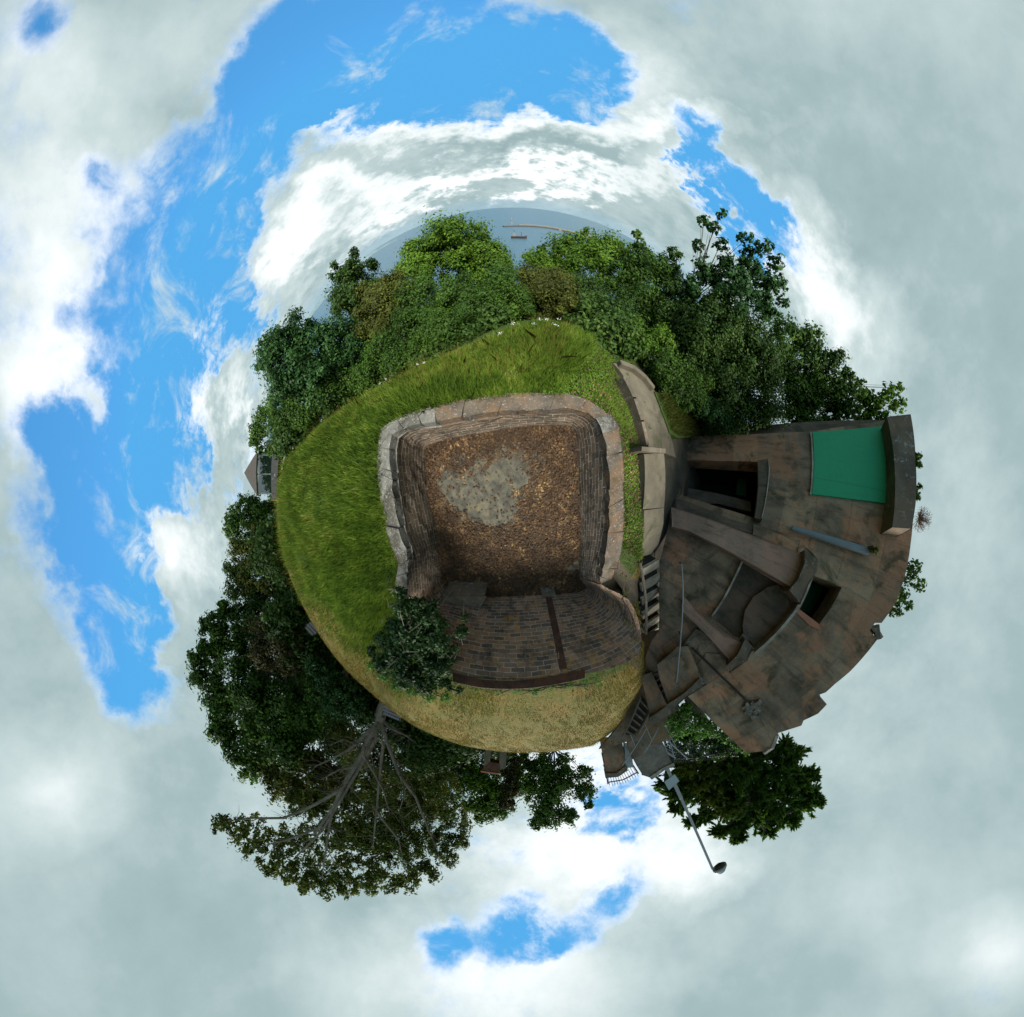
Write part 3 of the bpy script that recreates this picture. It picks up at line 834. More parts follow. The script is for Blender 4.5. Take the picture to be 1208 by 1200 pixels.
kerb = thing('kerb_wall', 'low pale concrete kerb wall curving along the outer side of the path', 'kerb', G(765, 447, 1.7))
kr = [G(x, y, 1.62) for x, y in [(733, 427), (748, 433), (762, 444), (772, 457)]]
mb = MB()
for a, b in zip(kr[:-1], kr[1:]):
    dv = b - a; mb.box((a + b) / 2 - Vector((0, 0, .12)), dv.length + .03, .12, .25, math.atan2(dv.y, dv.x))
bevel(mb.build('kerb_top', M['path'], kerb), .015)
kr2 = [G(x, y, 1.60) for x, y in [(736, 446), (748, 470), (757, 497), (763, 524)]]
kerb2 = thing('edging_wall', 'dark mossy edging wall between grass bank and the path', 'edging', kr2[1])
mb = MB()
for a, b in zip(kr2[:-1], kr2[1:]):
    dv = b - a; mb.box((a + b) / 2 - Vector((0, 0, .12)), dv.length + .03, .10, .28, math.atan2(dv.y, dv.x))
mb.build('edging_top', M['cap'], kerb2)

land = thing('retaining_wall', 'broad flat topped concrete retaining wall between grass bank and courtyard', 'retaining wall', G(770, 600, 1.5))
for px in ([(759, 536), (783, 536), (783, 598), (759, 600)], [(759, 602), (783, 600), (782, 618), (776, 642), (768, 653), (754, 658), (758, 630)]):
    mb = MB(); mb.prism([G(x, y, 1.46) for x, y in px], (0, 0, -.6)); bevel(mb.build('wall_top', M['path'], land), .015)
mb = MB(); mb.prism([G(x, y, 1.30) for x, y in [(757, 527), (785, 530), (785, 534.5), (757, 532)]], (0, 0, -.5)); bevel(mb.build('end_cap', M['cap'], land), .012)

mb = MB(); mb.prism([G(x, y, 1.42) for x, y in [(714, 664), (713, 694), (735, 706), (756, 712), (757, 690), (754, 660), (737, 655)]], (0, 0, -.3)); mb.build('bank', M['rubble'], kind='structure')
# main flight of steps, rising southwards beside the brick wall
TR = [((755.8, 672.5), (777, 660.5)), ((757, 690), (778, 678)), ((757, 707), (779, 694)), ((758, 724), (779, 710)), ((760, 738), (778.5, 725.5)), ((764, 749), (777.5, 740)), ((766.5, 760), (777, 752))]
stair = thing('stone_steps', 'flight of seven pale worn steps climbing beside the brick wall', 'steps', G(767, 668, 1.5))
dep_i = 1.36
for i, (a, b) in enumerate(TR):
    A_ = G(a[0], a[1], dep_i); B_ = G(b[0], b[1], dep_i)
    hk = max(4.5, 8.5 - .55 * i)
    A2 = G(a[0] + .6, a[1] + hk, dep_i); B2 = G(b[0] + .2, b[1] + hk, dep_i)
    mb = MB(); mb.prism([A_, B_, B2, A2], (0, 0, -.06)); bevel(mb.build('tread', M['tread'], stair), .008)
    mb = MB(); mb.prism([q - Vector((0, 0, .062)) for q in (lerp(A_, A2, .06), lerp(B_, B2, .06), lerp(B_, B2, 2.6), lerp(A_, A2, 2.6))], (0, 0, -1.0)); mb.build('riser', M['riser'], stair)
    if i + 1 < len(TR):
        dd = math.hypot(A2.x, A2.y); dep_i = min(EYE - V(TR[i + 1][0][0], TR[i + 1][0][1], dd).z, dep_i - .03)
mb = MB(); a_ = G(755, 664, 1.3); b_ = V(762, 748, 4.3)
mb.tube([a_, lerp(a_, b_, .5) + Vector((0, 0, .02)), b_], .03, 6); mb.build('stringer', M['cap'], stair)

# ------------------------------------------------------------------ the observation building
FP = Plane(-23, 4.6)
def fprism(mb, px, off, thick, holes=()):
    pts = [FP.at(x, y, off) for x, y in px]
    # force on plane
    hs = [[FP.at(x, y, off) for x, y in h] for h in holes]
    mb.prism(pts, FP.n * thick, hs); return mb
bld = thing('observation_building', 'brown rendered concrete wartime observation building with green shutter and broken stepped parapet', 'building', FP.at(800, 590))
facade = [(797, 517), (880, 513), (955, 509.5), (1047, 496), (1070, 496), (1076, 540), (1077.5, 590), (1074.5, 640), (1067.5, 680), (1055, 714), (1040, 735), (1032, 735), (1026, 744),
          (1031, 750), (1036, 753), (1022, 771), (1003, 792), (985, 807), (974, 817), (967, 819.5), (969, 826), (975.5, 831), (965, 842), (948, 850), (945.5, 856), (930, 861), (914, 866), (909, 880), (900, 886),
          (880, 888.5), (845, 855), (812, 822), (790, 800), (776, 800), (762, 797), (761, 776), (768, 757), (777, 745), (777, 700), (778, 662), (786, 630), (793, 590), (797, 555)]
door_h = [(803, 543), (850, 544), (897, 545), (896, 575), (892, 612), (840, 596), (801, 583)]
bay_h = [(877, 660), (905, 676), (936, 691), (953, 684), (936, 718), (914, 745), (887, 769), (876, 761), (840, 728), (860, 696)]
win_h = [(960, 679), (976, 685), (993, 693), (981, 716), (965, 738), (953, 729), (942, 721), (952, 701)]
green_h = [(958.5, 509.9), (1000, 507), (1045, 502), (1047, 545), (1047, 594), (1000, 588), (958, 583)]
mb = MB(); fprism(mb, facade, 0, .45, [door_h, bay_h, win_h]); mb.build('wall', M['facade'], bld)
# solid behind so that nothing shows through
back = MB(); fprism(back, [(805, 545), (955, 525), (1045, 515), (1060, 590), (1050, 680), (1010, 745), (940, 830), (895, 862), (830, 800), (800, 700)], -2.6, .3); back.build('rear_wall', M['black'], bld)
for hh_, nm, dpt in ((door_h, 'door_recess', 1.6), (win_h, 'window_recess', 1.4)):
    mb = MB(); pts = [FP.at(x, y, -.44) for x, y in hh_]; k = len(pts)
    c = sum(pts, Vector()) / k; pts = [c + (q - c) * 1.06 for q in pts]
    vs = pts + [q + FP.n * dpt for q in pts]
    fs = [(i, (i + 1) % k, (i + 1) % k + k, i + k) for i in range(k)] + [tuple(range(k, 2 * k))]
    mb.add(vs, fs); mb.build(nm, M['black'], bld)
mb = MB(); pts = [FP.at(x, y, -.30) for x, y in bay_h]; c = sum(pts, Vector()) / len(pts); pts = [c + (q - c) * 1.12 for q in pts]
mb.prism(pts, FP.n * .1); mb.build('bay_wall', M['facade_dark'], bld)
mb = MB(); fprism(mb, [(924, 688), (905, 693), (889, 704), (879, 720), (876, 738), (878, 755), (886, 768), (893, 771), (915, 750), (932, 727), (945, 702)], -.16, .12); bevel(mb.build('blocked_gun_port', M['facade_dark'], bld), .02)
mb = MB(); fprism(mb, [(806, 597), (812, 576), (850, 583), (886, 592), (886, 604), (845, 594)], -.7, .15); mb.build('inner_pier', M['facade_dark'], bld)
mb = MB(); fprism(mb, [(870, 565), (880, 565), (880, 586), (868, 583)], -1.2, .05); mb.build('inner_board', M['green_dark'], bld)
mb = MB(); fprism(mb, [(956, 678), (975, 685), (966, 706), (956, 724), (938, 718), (946, 700)], -.75, .06); mb.build('inner_shutter', M['green_dark'], bld)
mb = MB(); fprism(mb, green_h, .035, .05); mb.build('green_shutter', M['green'], bld)
mb = MB(); fprism(mb, [(955.6, 509.5), (957.6, 509.4), (957.4, 583.5), (955.4, 583)], .05, .05); mb.build('shutter_frame', M['trim'], bld)
mb = MB(); fprism(mb, [(1046, 492), (1074, 489), (1080, 545), (1080, 592), (1075, 624), (1053, 622), (1056, 590), (1055, 540)], .32, .4); bevel(mb.build('cornice', M['cap'], bld), .02)
mb = MB(); fprism(mb, [(894, 544), (906, 541), (907.5, 552), (904, 585), (898.5, 613), (890, 611), (894, 580)], .22, .24); bevel(mb.build('door_lintel', M['facade_dark'], bld), .015)
mb = MB(); mb.tube([FP.at(905.5, 542, .24), FP.at(907.5, 552, .24), FP.at(904.5, 582, .24), FP.at(898.5, 611, .24)], .012, 6); mb.build('lintel_trim', M['trim'], bld)
# buttress one
mb = MB(); fprism(mb, [(793, 600), (808, 603), (880, 629), (950, 658), (943, 675), (936, 692), (880, 662), (813, 627), (793, 622)], .30, .32); bevel(mb.build('buttress', M['pier'], bld), .03)
mb = MB(); fprism(mb, [(797, 588), (812, 592), (860, 612), (888, 621), (887, 630), (840, 614), (797, 601)], .16, .18); mb.build('pilaster', M['facade_dark'], bld)
mb = MB(); fprism(mb, [(890, 620), (915, 627), (943, 637), (940, 652), (888, 631)], .20, .22); bevel(mb.build('corbel', M['facade'], bld), .02)
mb = MB(); fprism(mb, [(950, 647), (956, 651), (963, 660), (962, 673), (953, 690), (944, 712), (933, 696), (941, 684), (949, 664)], .48, .5); bevel(mb.build('buttress_cap', M['cap'], bld), .03)
cpts = [(959.5, 678), (950, 702), (940, 720), (918, 747), (892, 771)]
mb = MB()
for a, b in zip(cpts[:-1], cpts[1:]):
    fprism(mb, [(a[0] - 2, a[1] - 1.2), (a[0] + .8, a[1] + .6), (b[0] + .8, b[1] + .6), (b[0] - 2, b[1] - 1.2)], .10, .12)
mb.build('canopy_edge', M['trim'], bld)
# ledge and second buttress
for pl, wd in (([(877, 659), (865, 685), (853, 708), (840, 727)], 1.0), ([(823, 743), (812, 757), (801, 772)], 2.2)):
    mb = MB()
    for a, b in zip(pl[:-1], pl[1:]): fprism(mb, [(a[0] - wd, a[1] - wd * .6), (a[0] + wd, a[1] + wd * .6), (b[0] + wd, b[1] + wd * .6), (b[0] - wd, b[1] - wd * .6)], .10, .12)
    mb.build('ledge', M['trim'] if wd < 2 else M['cap'], bld)
mb = MB(); fprism(mb, [(806, 705), (830, 729), (852, 747), (875, 760), (860, 778), (835, 750), (806, 722)], .26, .28); bevel(mb.build('buttress', M['pier'], bld), .03)
mb = MB(); fprism(mb, [(880, 756), (888, 764), (880, 778), (862, 792), (857, 785), (870, 772)], .42, .44); bevel(mb.build('buttress_cap', M['cap'], bld), .03)
mb = MB(); fprism(mb, [(938, 721), (942, 718), (967, 737), (968, 744), (955, 738)], .02, .1); mb.build('window_sill', M['pink'], bld)
mb = MB(); mb.tube([FP.at(816, 764, .04), FP.at(850, 797, .04), FP.at(886, 832, .04)], .022, 6); mb.build('cable_pipe', M['riser'], bld)
mb = MB(); mb.tube([FP.at(820, 786, .05), FP.at(833, 770, .05), FP.at(850, 771, .05)], .008, 5); mb.build('hanging_wire', M['riser'], bld)
mb = MB(); mb.tube([FP.at(934, 623, .10), FP.at(980, 637, .10), FP.at(1024, 651, .10)], [.045, .055, .06], 10); mb.build('downpipe', M['pipe'], bld)
# pale broken edge of the parapet
for pl in ([(1027, 744), (1033, 741), (1036, 753)], [(914, 866), (909, 880), (900, 886)]):
    mb = MB(); mb.tube([FP.at(x, y, -.1) for x, y in pl], .07, 6); mb.build('parapet_edge', M['stone'], bld)
# rubble in the broken wall
rb_ = MB()
for i in range(26):
    q = FP.at(886 + rng.uniform(-7, 9), 838 + rng.uniform(-9, 9), .03)
    rb_.box(q, .07 * rng.uniform(.6, 1.5), .06, .07 * rng.uniform(.6, 1.4), rng.uniform(0, 3))
rb_.build('exposed_rubble', M['stone'], bld)
# side wall and roof give the building its depth
LW = MB(); a_ = FP.at(797, 517); b_ = FP.at(1070, 496)
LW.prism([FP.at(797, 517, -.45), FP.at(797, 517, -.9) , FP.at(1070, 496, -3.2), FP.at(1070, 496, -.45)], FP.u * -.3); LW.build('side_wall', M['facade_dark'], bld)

# handrail over the courtyard
hr = thing('handrail', 'thin pale steel handrail running up beside the courtyard steps', 'handrail', V(804, 690, 4.0))
pts = [V(x, y, d) for x, y, d in [(804, 665, 4.05), (805.5, 690, 4.1), (805, 720, 4.2), (803, 750, 4.3), (800.5, 780, 4.4), (798, 805, 4.5)]]
mb = MB(); mb.tube(pts, .016, 8); mb.build('rail', M['steel'], hr)
for q in (pts[0], pts[3], pts[5]):
    mb = MB(); mb.tube([q, q + Vector((.12, -.05, -.1))], .012, 6); mb.build('bracket', M['iron'], hr)

# upper walls by the second flight
def block(name, label, cat, face_px, cap_px, az, D, fmat, cmat):
    P_ = Plane(az, D); r_ = thing(name, label, cat, P_.at(*face_px[0]))
    mb = MB(); mb.prism([P_.at(x, y) for x, y in face_px], P_.n * .5); bevel(mb.build('pier_face', fmat, r_), .02)
    mb = MB(); mb.prism([P_.at(x, y, .14) for x, y in cap_px], P_.n * .7); bevel(mb.build('pier_cap', cmat, r_), .02)
    return r_
block('wall_pier', 'dark concrete wall pier with projecting cap beside the ivy, the larger of two', 'pier', [(775, 784), (800, 764), (812, 762), (828, 806), (790, 832), (778, 800)], [(827, 800), (832, 808), (810, 822), (792, 837), (787, 831), (808, 817)], -45, 4.5, M['facade'], M['cap'])
block('wall_pier', 'narrow brown wall pier with dark cap beside the dry lawn edge', 'pier', [(757, 798), (768, 794), (788, 838), (767, 849)], [(787, 834), (791, 841), (770, 854), (766, 847)], -49, 5.0, M['facade'], M['cap'])
fw = thing('bank_wall', 'rough brown bank wall between the dry lawn and the narrow steps', 'wall', V(745, 850, 6.9))
PW = Plane(-55, 6.6)
mb = MB(); mb.prism([PW.at(x, y) for x, y in [(706, 884), (733, 852), (750, 818), (757, 785), (755, 748), (779, 742), (792, 800), (800, 835), (800, 868), (760, 882), (748, 872), (730, 878)]], PW.n * .3); mb.build('wall_face', M['rubble'], fw)
st2 = thing('upper_steps', 'short dark flight of steps squeezed between the two capped piers', 'steps', V(770, 800, 5.3))
P2 = Plane(-47, 5.15)
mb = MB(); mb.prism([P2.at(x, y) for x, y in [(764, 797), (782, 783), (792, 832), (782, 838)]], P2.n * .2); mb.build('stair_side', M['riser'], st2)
for i in range(4):
    a, b = (766 + i * 2.5, 799 + i * 7), (781 + i * 2, 789 + i * 7)
    mb = MB(); mb.prism([P2.at(a[0], a[1], .12), P2.at(b[0], b[1], .12), P2.at(b[0] + .7, b[1] + 2.2, .12), P2.at(a[0] + .7, a[1] + 2.2, .12)], P2.n * .14); mb.build('tread', M['path'], st2)
st3 = thing('lawn_steps', 'dark narrow steps with pale edges climbing beside the dry lawn', 'steps', V(750, 845, 6))
P3 = Plane(-52, 6.0)
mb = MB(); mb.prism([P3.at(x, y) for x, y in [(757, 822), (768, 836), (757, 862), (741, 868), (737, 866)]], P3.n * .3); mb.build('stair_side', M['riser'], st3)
for i in range(6):
    f = i / 5; a = (lerp(756, 740, f), lerp(826, 862, f)); b = (lerp(765, 750, f), lerp(836, 868, f))
    mb = MB(); mb.prism([P3.at(a[0], a[1], .1), P3.at(b[0], b[1], .1), P3.at(b[0] - .8, b[1] + 2, .1), P3.at(a[0] - .8, a[1] + 2, .1)], P3.n * .12); mb.build('tread', M['cap'], st3)
for (a, b) in (((756, 822), (735, 868)), ((768, 838), (752, 867))):
    mb = MB(); mb.tube([P3.at(a[0], a[1], .12), P3.at(b[0], b[1], .12)], .03, 6); mb.build('stair_edge', M['path'], st3)
P4 = Plane(-57, 7.2)
sw = thing('stone_wall', 'grey rubble stone wall rising to a peak at the foot of the lamp post', 'wall', P4.at(760, 890))
mb = MB(); mb.prism([P4.at(x, y) for x, y in [(737, 866), (758, 858), (775, 866), (786, 884), (793, 901), (784, 906), (769, 917), (758, 914), (751, 903), (745, 892)]], P4.n * .6); bevel(mb.build('wall_face', M['stone'], sw), .03)
mb = MB(); mb.prism([P4.at(x, y, .05) for x, y in [(795, 900), (796, 904), (784, 909), (769, 920), (766, 917), (782, 906)]], P4.n * .7); mb.build('wall_cap', M['trim'], sw)
dp = thing('dark_wall', 'dark concrete wall below the rails between gate pier and stone wall', 'wall', P4.at(748, 880))
P4b = Plane(-57, 7.0)
mb = MB(); mb.prism([P4b.at(x, y) for x, y in [(737, 866), (752, 858), (762, 862), (757, 890), (746, 895), (740, 880)]], P4b.n * .15); bevel(mb.build('wall_face', M['facade'], dp), .02)
P5 = Plane(-68, 7.6)
gpz = thing('gate_pier', 'stout brown concrete gate pier with curved cap at the lawn edge', 'gate pier', P5.at(715, 885))
mb = MB(); mb.prism([P5.at(x, y) for x, y in [(709, 876), (733, 874), (739, 906), (728, 913), (715, 914)]], P5.n * .6); bevel(mb.build('pier_face', M['facade'], gpz), .02)
mb = MB(); mb.prism([P5.at(x, y, .07) for x, y in [(739, 904), (740, 909), (729, 916), (715, 917.5), (714, 913), (727, 912)]], P5.n * .74); bevel(mb.build('pier_cap', M['cap'], gpz), .02)
bx = thing('meter_box', 'small pale blue cabinet between the gate pier and the stone wall', 'cabinet', P5.at(741, 890))
mb = MB(); mb.prism([P5.at(x, y, .02) for x, y in [(737, 878), (743, 880), (747, 905), (738, 906)]], P5.n * .25); bevel(mb.build('box', M['sign'], bx), .01)
mb = MB(); mb.prism([P5.at(x, y, .04) for x, y in [(738.5, 882), (742, 883), (744.5, 900), (740, 901)]], P5.n * .03); mb.build('box_door', M['steel'], bx)

def railing(name, label, P_, top, bot, nb, spike=.10, mat=None, off=0.0, group=None):
    """iron railing: top and bottom polyline in picture spots on an upright plane"""
    r_ = thing(name, label, 'railing', P_.at(*bot[0]), group)
    T = [P_.at(x, y, off) for x, y in top]; B = [P_.at(x, y, off) for x, y in bot]
    mb = MB(); mb.tube(T, .018, 6); mb.build('top_rail', mat, r_)
    mb = MB(); mb.tube(B, .014, 6); mb.build('bottom_rail', mat, r_)
    mb = MB()
    for i in range(nb):
        f = (i + .5) / nb * (len(T) - 1); k = min(int(f), len(T) - 2); g = f - k
        a = lerp(B[k], B[k + 1], g); b = lerp(T[k], T[k + 1], g); dv = (b - a).normalized()
        mb.tube([a, b + dv * spike, b + dv * (spike + .05)], [.009, .009, .001], 5)
    mb.build('bars', mat, r_)
    for q0, q1 in ((B[0], T[0]), (B[-1], T[-1])):
        mb = MB(); mb.tube([q0, q1 + (q1 - q0).normalized() * .06], .022, 6); mb.build('post', mat, r_)
    return r_
railing('iron_railing', 'spiked black iron railing wrapped round the gate pier against the sky', P5, [(717, 923), (735, 920), (752, 911)], [(710, 888), (728, 905), (745, 900)], 12, mat=M['iron'], off=-.35)
P6 = Plane(-48, 7.4)
railing('iron_railing', 'spiked black iron railing behind the ivy in front of the dark conifer', P6, [(793, 895), (820, 894), (845, 889), (880, 881)], [(780, 866), (805, 856), (830, 850), (860, 850)], 30, mat=M['iron'])
railing('iron_railing', 'pale iron side railing descending along the stone wall', P4, [(789, 870), (795, 893)], [(781, 868), (787, 888)], 6, spike=.02, mat=M['steel'], off=.2)
for a, b, lb in (((763, 858), (734, 903), 'long slanting pale handrail in front of the gate pier'), ((777, 858), (760, 888), 'shorter slanting pale handrail in front of the stone wall'), ((786, 872), (811, 895), 'thin pale rail crossing below the ivy')):
    r_ = thing('slanting_rail', lb, 'handrail', P4.at(a[0], a[1], .8))
    mb = MB(); mb.tube([P4.at(a[0], a[1], .8), P4.at(b[0], b[1], .8)], .017, 7); mb.build('rail', M['steel'], r_)
    mb = MB(); q = lerp(P4.at(a[0], a[1], .8), P4.at(b[0], b[1], .8), .5); mb.tube([q, q + Vector((0, 0, -.7))], .013, 6); mb.build('post', M['steel'], r_)
tb_ = thing('timber_beam', 'pale weathered beam lying in front of the ivy above the railing', 'beam', P4.at(780, 866, .5))
mb = MB(); mb.prism([P4.at(x, y, .5) for x, y in [(774, 864), (775, 868), (800, 864), (802, 859)]], P4.n * .1); mb.build('beam', M['stone'], tb_)

# lamp post
lp = thing('lamp_post', 'tall grey lamp post with round shade and square sign plate against the sky', 'lamp post', V(783, 900, 8.0))
b0 = V(783, 898, 8.0); h0 = V(840.5, 1025, 8.0)
mb = MB(); mb.tube([b0, lerp(b0, h0, .35), lerp(b0, h0, .36), h0], [.055, .05, .04, .03], 10); mb.build('pole', M['steel'], lp)
ax = (V(857, 1019, 8.0) - V(840.5, 1028, 8.0)); Lh = ax.length; ax.normalize()
cen = V(849, 1023.5, 8.0); upv = Vector((0, 0, 1)); sid = ax.cross(upv).normalized()
vs = []; fs = []; sg = 20
for (sc2, zz) in ((.05, .16), (.6, .13), (1.0, .02), (1.0, -.03), (.9, -.04)):
    for k in range(sg):
        an = 2 * math.pi * k / sg
        vs.append(cen + ax * math.cos(an) * sc2 * Lh * .5 + sid * math.sin(an) * sc2 * Lh * .32 + upv * zz)
for i in range(4):
    for k in range(sg): fs.append((i * sg + k, i * sg + (k + 1) % sg, (i + 1) * sg + (k + 1) % sg, (i + 1) * sg + k))
fs.append(tuple(range(sg))); fs.append(tuple(range(4 * sg, 5 * sg))[::-1])
obj('lamp_shade', vs, fs, M['steel'], lp, smooth=False)
mb = MB(); vs = []
for zz, s2 in ((-.045, .7), (-.09, .5)):
    for k in range(sg):
        an = 2 * math.pi * k / sg; vs.append(cen + ax * math.cos(an) * s2 * Lh * .5 + sid * math.sin(an) * s2 * Lh * .32 + upv * zz)
mb.add(vs, [(k, (k + 1) % sg, (k + 1) % sg + sg, k + sg) for k in range(sg)] + [tuple(range(sg, 2 * sg))]); mb.build('lamp_glass', M['iron'], lp)
P7 = Plane(-57, 7.9 * math.cos(0))
mb = MB(); sp = [V(x, y, 7.93) for x, y in [(783.5, 922.5), (796, 913.5), (801.5, 921.5), (789, 932.5)]]
mb.prism(sp, ray(790, 922) * .02); mb.build('sign_plate', M['sign'], lp)

# ------------------------------------------------------------------ shelter on the lawn, pillared shelter, benches
gz_ = thing('summerhouse', 'small glazed summerhouse with hipped grey roof beyond the lawn edge', 'summerhouse', V(327, 560, 20))
PG = Plane(172, 20)
def g3(x, y, o=0): return PG.at(x, y, -o)
mb = MB(); fpx = [(329, 537), (329, 590), (321, 590), (321, 537)]
mb.prism([g3(*q) for q in fpx], PG.n * .12); mb.build('base_wall', M['wood'], gz_)
for y in (537, 559.5, 582.5):
    mb = MB(); mb.prism([g3(324, y - .8), g3(324, y + .8), g3(304, y + .8), g3(304, y - .8)], PG.n * .1); mb.build('post', M['white_wood'], gz_)
    mb = MB(); mb.prism([g3(324, y - .8, 2.6), g3(324, y + .8, 2.6), g3(304, y + .8, 2.6), g3(304, y - .8, 2.6)], PG.n * .1); mb.build('post', M['white_wood'], gz_)
mb = MB(); mb.prism([g3(304.5, 535, -.02), g3(304.5, 584.5, -.02), g3(302.3, 584.5, -.02), g3(302.3, 535, -.02)], PG.n * .1); mb.build('fascia', M['white_wood'], gz_)
a, b = g3(303.5, 533), g3(303.5, 585); ap = g3(288, 558, 1.4); bk = PG.n * 2.8
mb = MB(); mb.add([a - PG.n * .2, b - PG.n * .2, b + bk, a + bk, ap], [(0, 1, 4), (1, 2, 4), (2, 3, 4), (3, 0, 4), (3, 2, 1, 0)]); mb.build('roof', M['tileroof'], gz_)
glass, t, p = newmat('dim glass'); p.inputs['Base Color'].default_value = (.03, .05, .045, 1); p.inputs['Roughness'].default_value = .15; p.inputs['Alpha'].default_value = .55
for ya, yb in ((538, 558.5), (560.5, 581.5)):
    mb = MB(); mb.prism([g3(321, ya, .05), g3(321, yb, .05), g3(304.5, yb, .05), g3(304.5, ya, .05)], PG.n * .02); mb.build('window_pane', glass, gz_)

PS = Plane(-97, 9.0)
sh = thing('pillared_shelter', 'small stone shelter with two pale pillars and a brown lintel beyond the lawn', 'shelter', PS.at(584, 886))
for px in ([(573.5, 880), (579, 880), (577, 905), (571, 905)], [(590, 882), (597.5, 882), (596, 906), (589, 908)]):
    mb = MB(); mb.prism([PS.at(x, y) for x, y in px], PS.n * .3); bevel(mb.build('pillar', M['path'], sh), .02)
mb = MB(); mb.prism([PS.at(x, y, .02) for x, y in [(578, 899), (589.5, 901), (589.5, 912), (567.5, 910), (571, 905)]], PS.n * .5); mb.build('lintel', M['rust'], sh)
mb = MB(); mb.prism([PS.at(x, y, .05) for x, y in [(567, 909.5), (590, 912.5), (589.5, 914), (567, 911)]], PS.n * .55); mb.build('coping_strip', M['pink'], sh)

def bench(name, label, pa, pb, D, hpx):
    a = V(pa[0], pa[1], D); b = V(pb[0], pb[1], D)
    u = (b - a); u.z = 0; L = u.length; u.normalize(); w = Vector((u.y, -u.x, 0))
    if w.dot(Vector((a.x, a.y, 0))) > 0: w = -w                   # towards the viewer
    z1_ = max(a.z, b.z); base = (a + b) / 2; base.z = z1_ - .85
    r_ = thing(name, label, 'bench', base, 'benches on the far side of the lawn')
    mb = MB()
    for k in range(3):
        c = (a + b) / 2; c.z = z1_ - .05 - k * .12; mb.box(c + w * (k * .02), L, .03, .09, math.atan2(u.y, u.x))
    mb.build('backrest', M['wood'], r_)
    mb = MB()
    for k in range(4):
        c = (a + b) / 2 + w * (.12 + k * .11); c.z = z1_ - .42; mb.box(c, L, .09, .03, math.atan2(u.y, u.x))
    mb.build('seat', M['wood'], r_)
    for s_ in (-.45, .45):
        mb = MB(); c = (a + b) / 2 + u * (L * s_); q0 = Vector((c.x, c.y, z1_ - .85)); q1 = Vector((c.x, c.y, z1_))
        mb.tube([q0, q1], .03, 6); mb.tube([q0 + w * .45, q0 + w * .45 + Vector((0, 0, .43))], .03, 6); mb.build('leg', M['iron'], r_)
bench('park_bench', 'grey slatted bench half hidden by the lawn edge below the bronze tree', (361, 738), (369, 751), 9.0, 3)
bench('park_bench', 'grey slatted bench half hidden by the lawn edge at the foot of the big pine', (451, 839), (472, 851), 9.0, 3)

# curved metal rail on the seaward bushes
cr = thing('curved_rail', 'dark metal rail curving through the low bushes beside the path', 'handrail', V(790, 440, 4.6))
pts = [V(x, y, 4.6) for x, y in [(700, 392), (722, 403), (748, 413), (771, 422), (787, 430), (799, 444), (806, 458), (804, 465), (790, 468)]]
mb = MB(); mb.tube(pts, .022, 8); mb.build('rail', M['iron'], cr)
for q in (pts[1], pts[4], pts[8]):
    mb = MB(); mb.tube([q, q + Vector((0, 0, -1.0))], .018, 6); mb.build('post', M['iron'], cr)
# VEGETATION ------------------------------------------------------------------
RINGS = np.array(rings); ZR = np.array(zr)
def terrain_z(x, y):
    az = math.degrees(math.atan2(y, x)); d = math.hypot(x, y)
    k = ((az + 180) / 1.5); k0 = int(k) % nA; f = k - int(k); k1 = (k0 + 1) % nA
    rr = RINGS[:, k0] * (1 - f) + RINGS[:, k1] * f; zz = ZR[:, k0] * (1 - f) + ZR[:, k1] * f
    return float(np.interp(d, rr, zz))
def pxscale(px, py):
    r = math.hypot(px - 604, py - 600)
    return KPX / 2 * (1 + (r / KPX) ** 2)
def clump(c):
    if isinstance(c[0], np.ndarray): return c
    px, py, rp, D = c[:4]
    q = V(px, py, D); dist = (q - Vector((0, 0, EYE))).length
    return np.array(q), rp / pxscale(px, py) * dist, (c[4] if len(c) > 4 else 1.0)
def leaf_quads(P, nrm, s_, aspect=.55, droop=0.0):
    n_ = len(P)
    rv = rng.normal(0, 1, (n_, 3)); u = rv - (rv * nrm).sum(1)[:, None] * nrm
    if droop: u[:, 2] -= droop * np.linalg.norm(u, axis=1)
    u /= np.linalg.norm(u, axis=1)[:, None] + 1e-9
    w = np.cross(nrm, u); w /= np.linalg.norm(w, axis=1)[:, None] + 1e-9
    a = s_[:, None]
    return np.stack([P - u * a * .5, P - w * a * .5 * aspect + u * a * .08, P + u * a * .5, P + w * a * .5 * aspect + u * a * .08], 1)
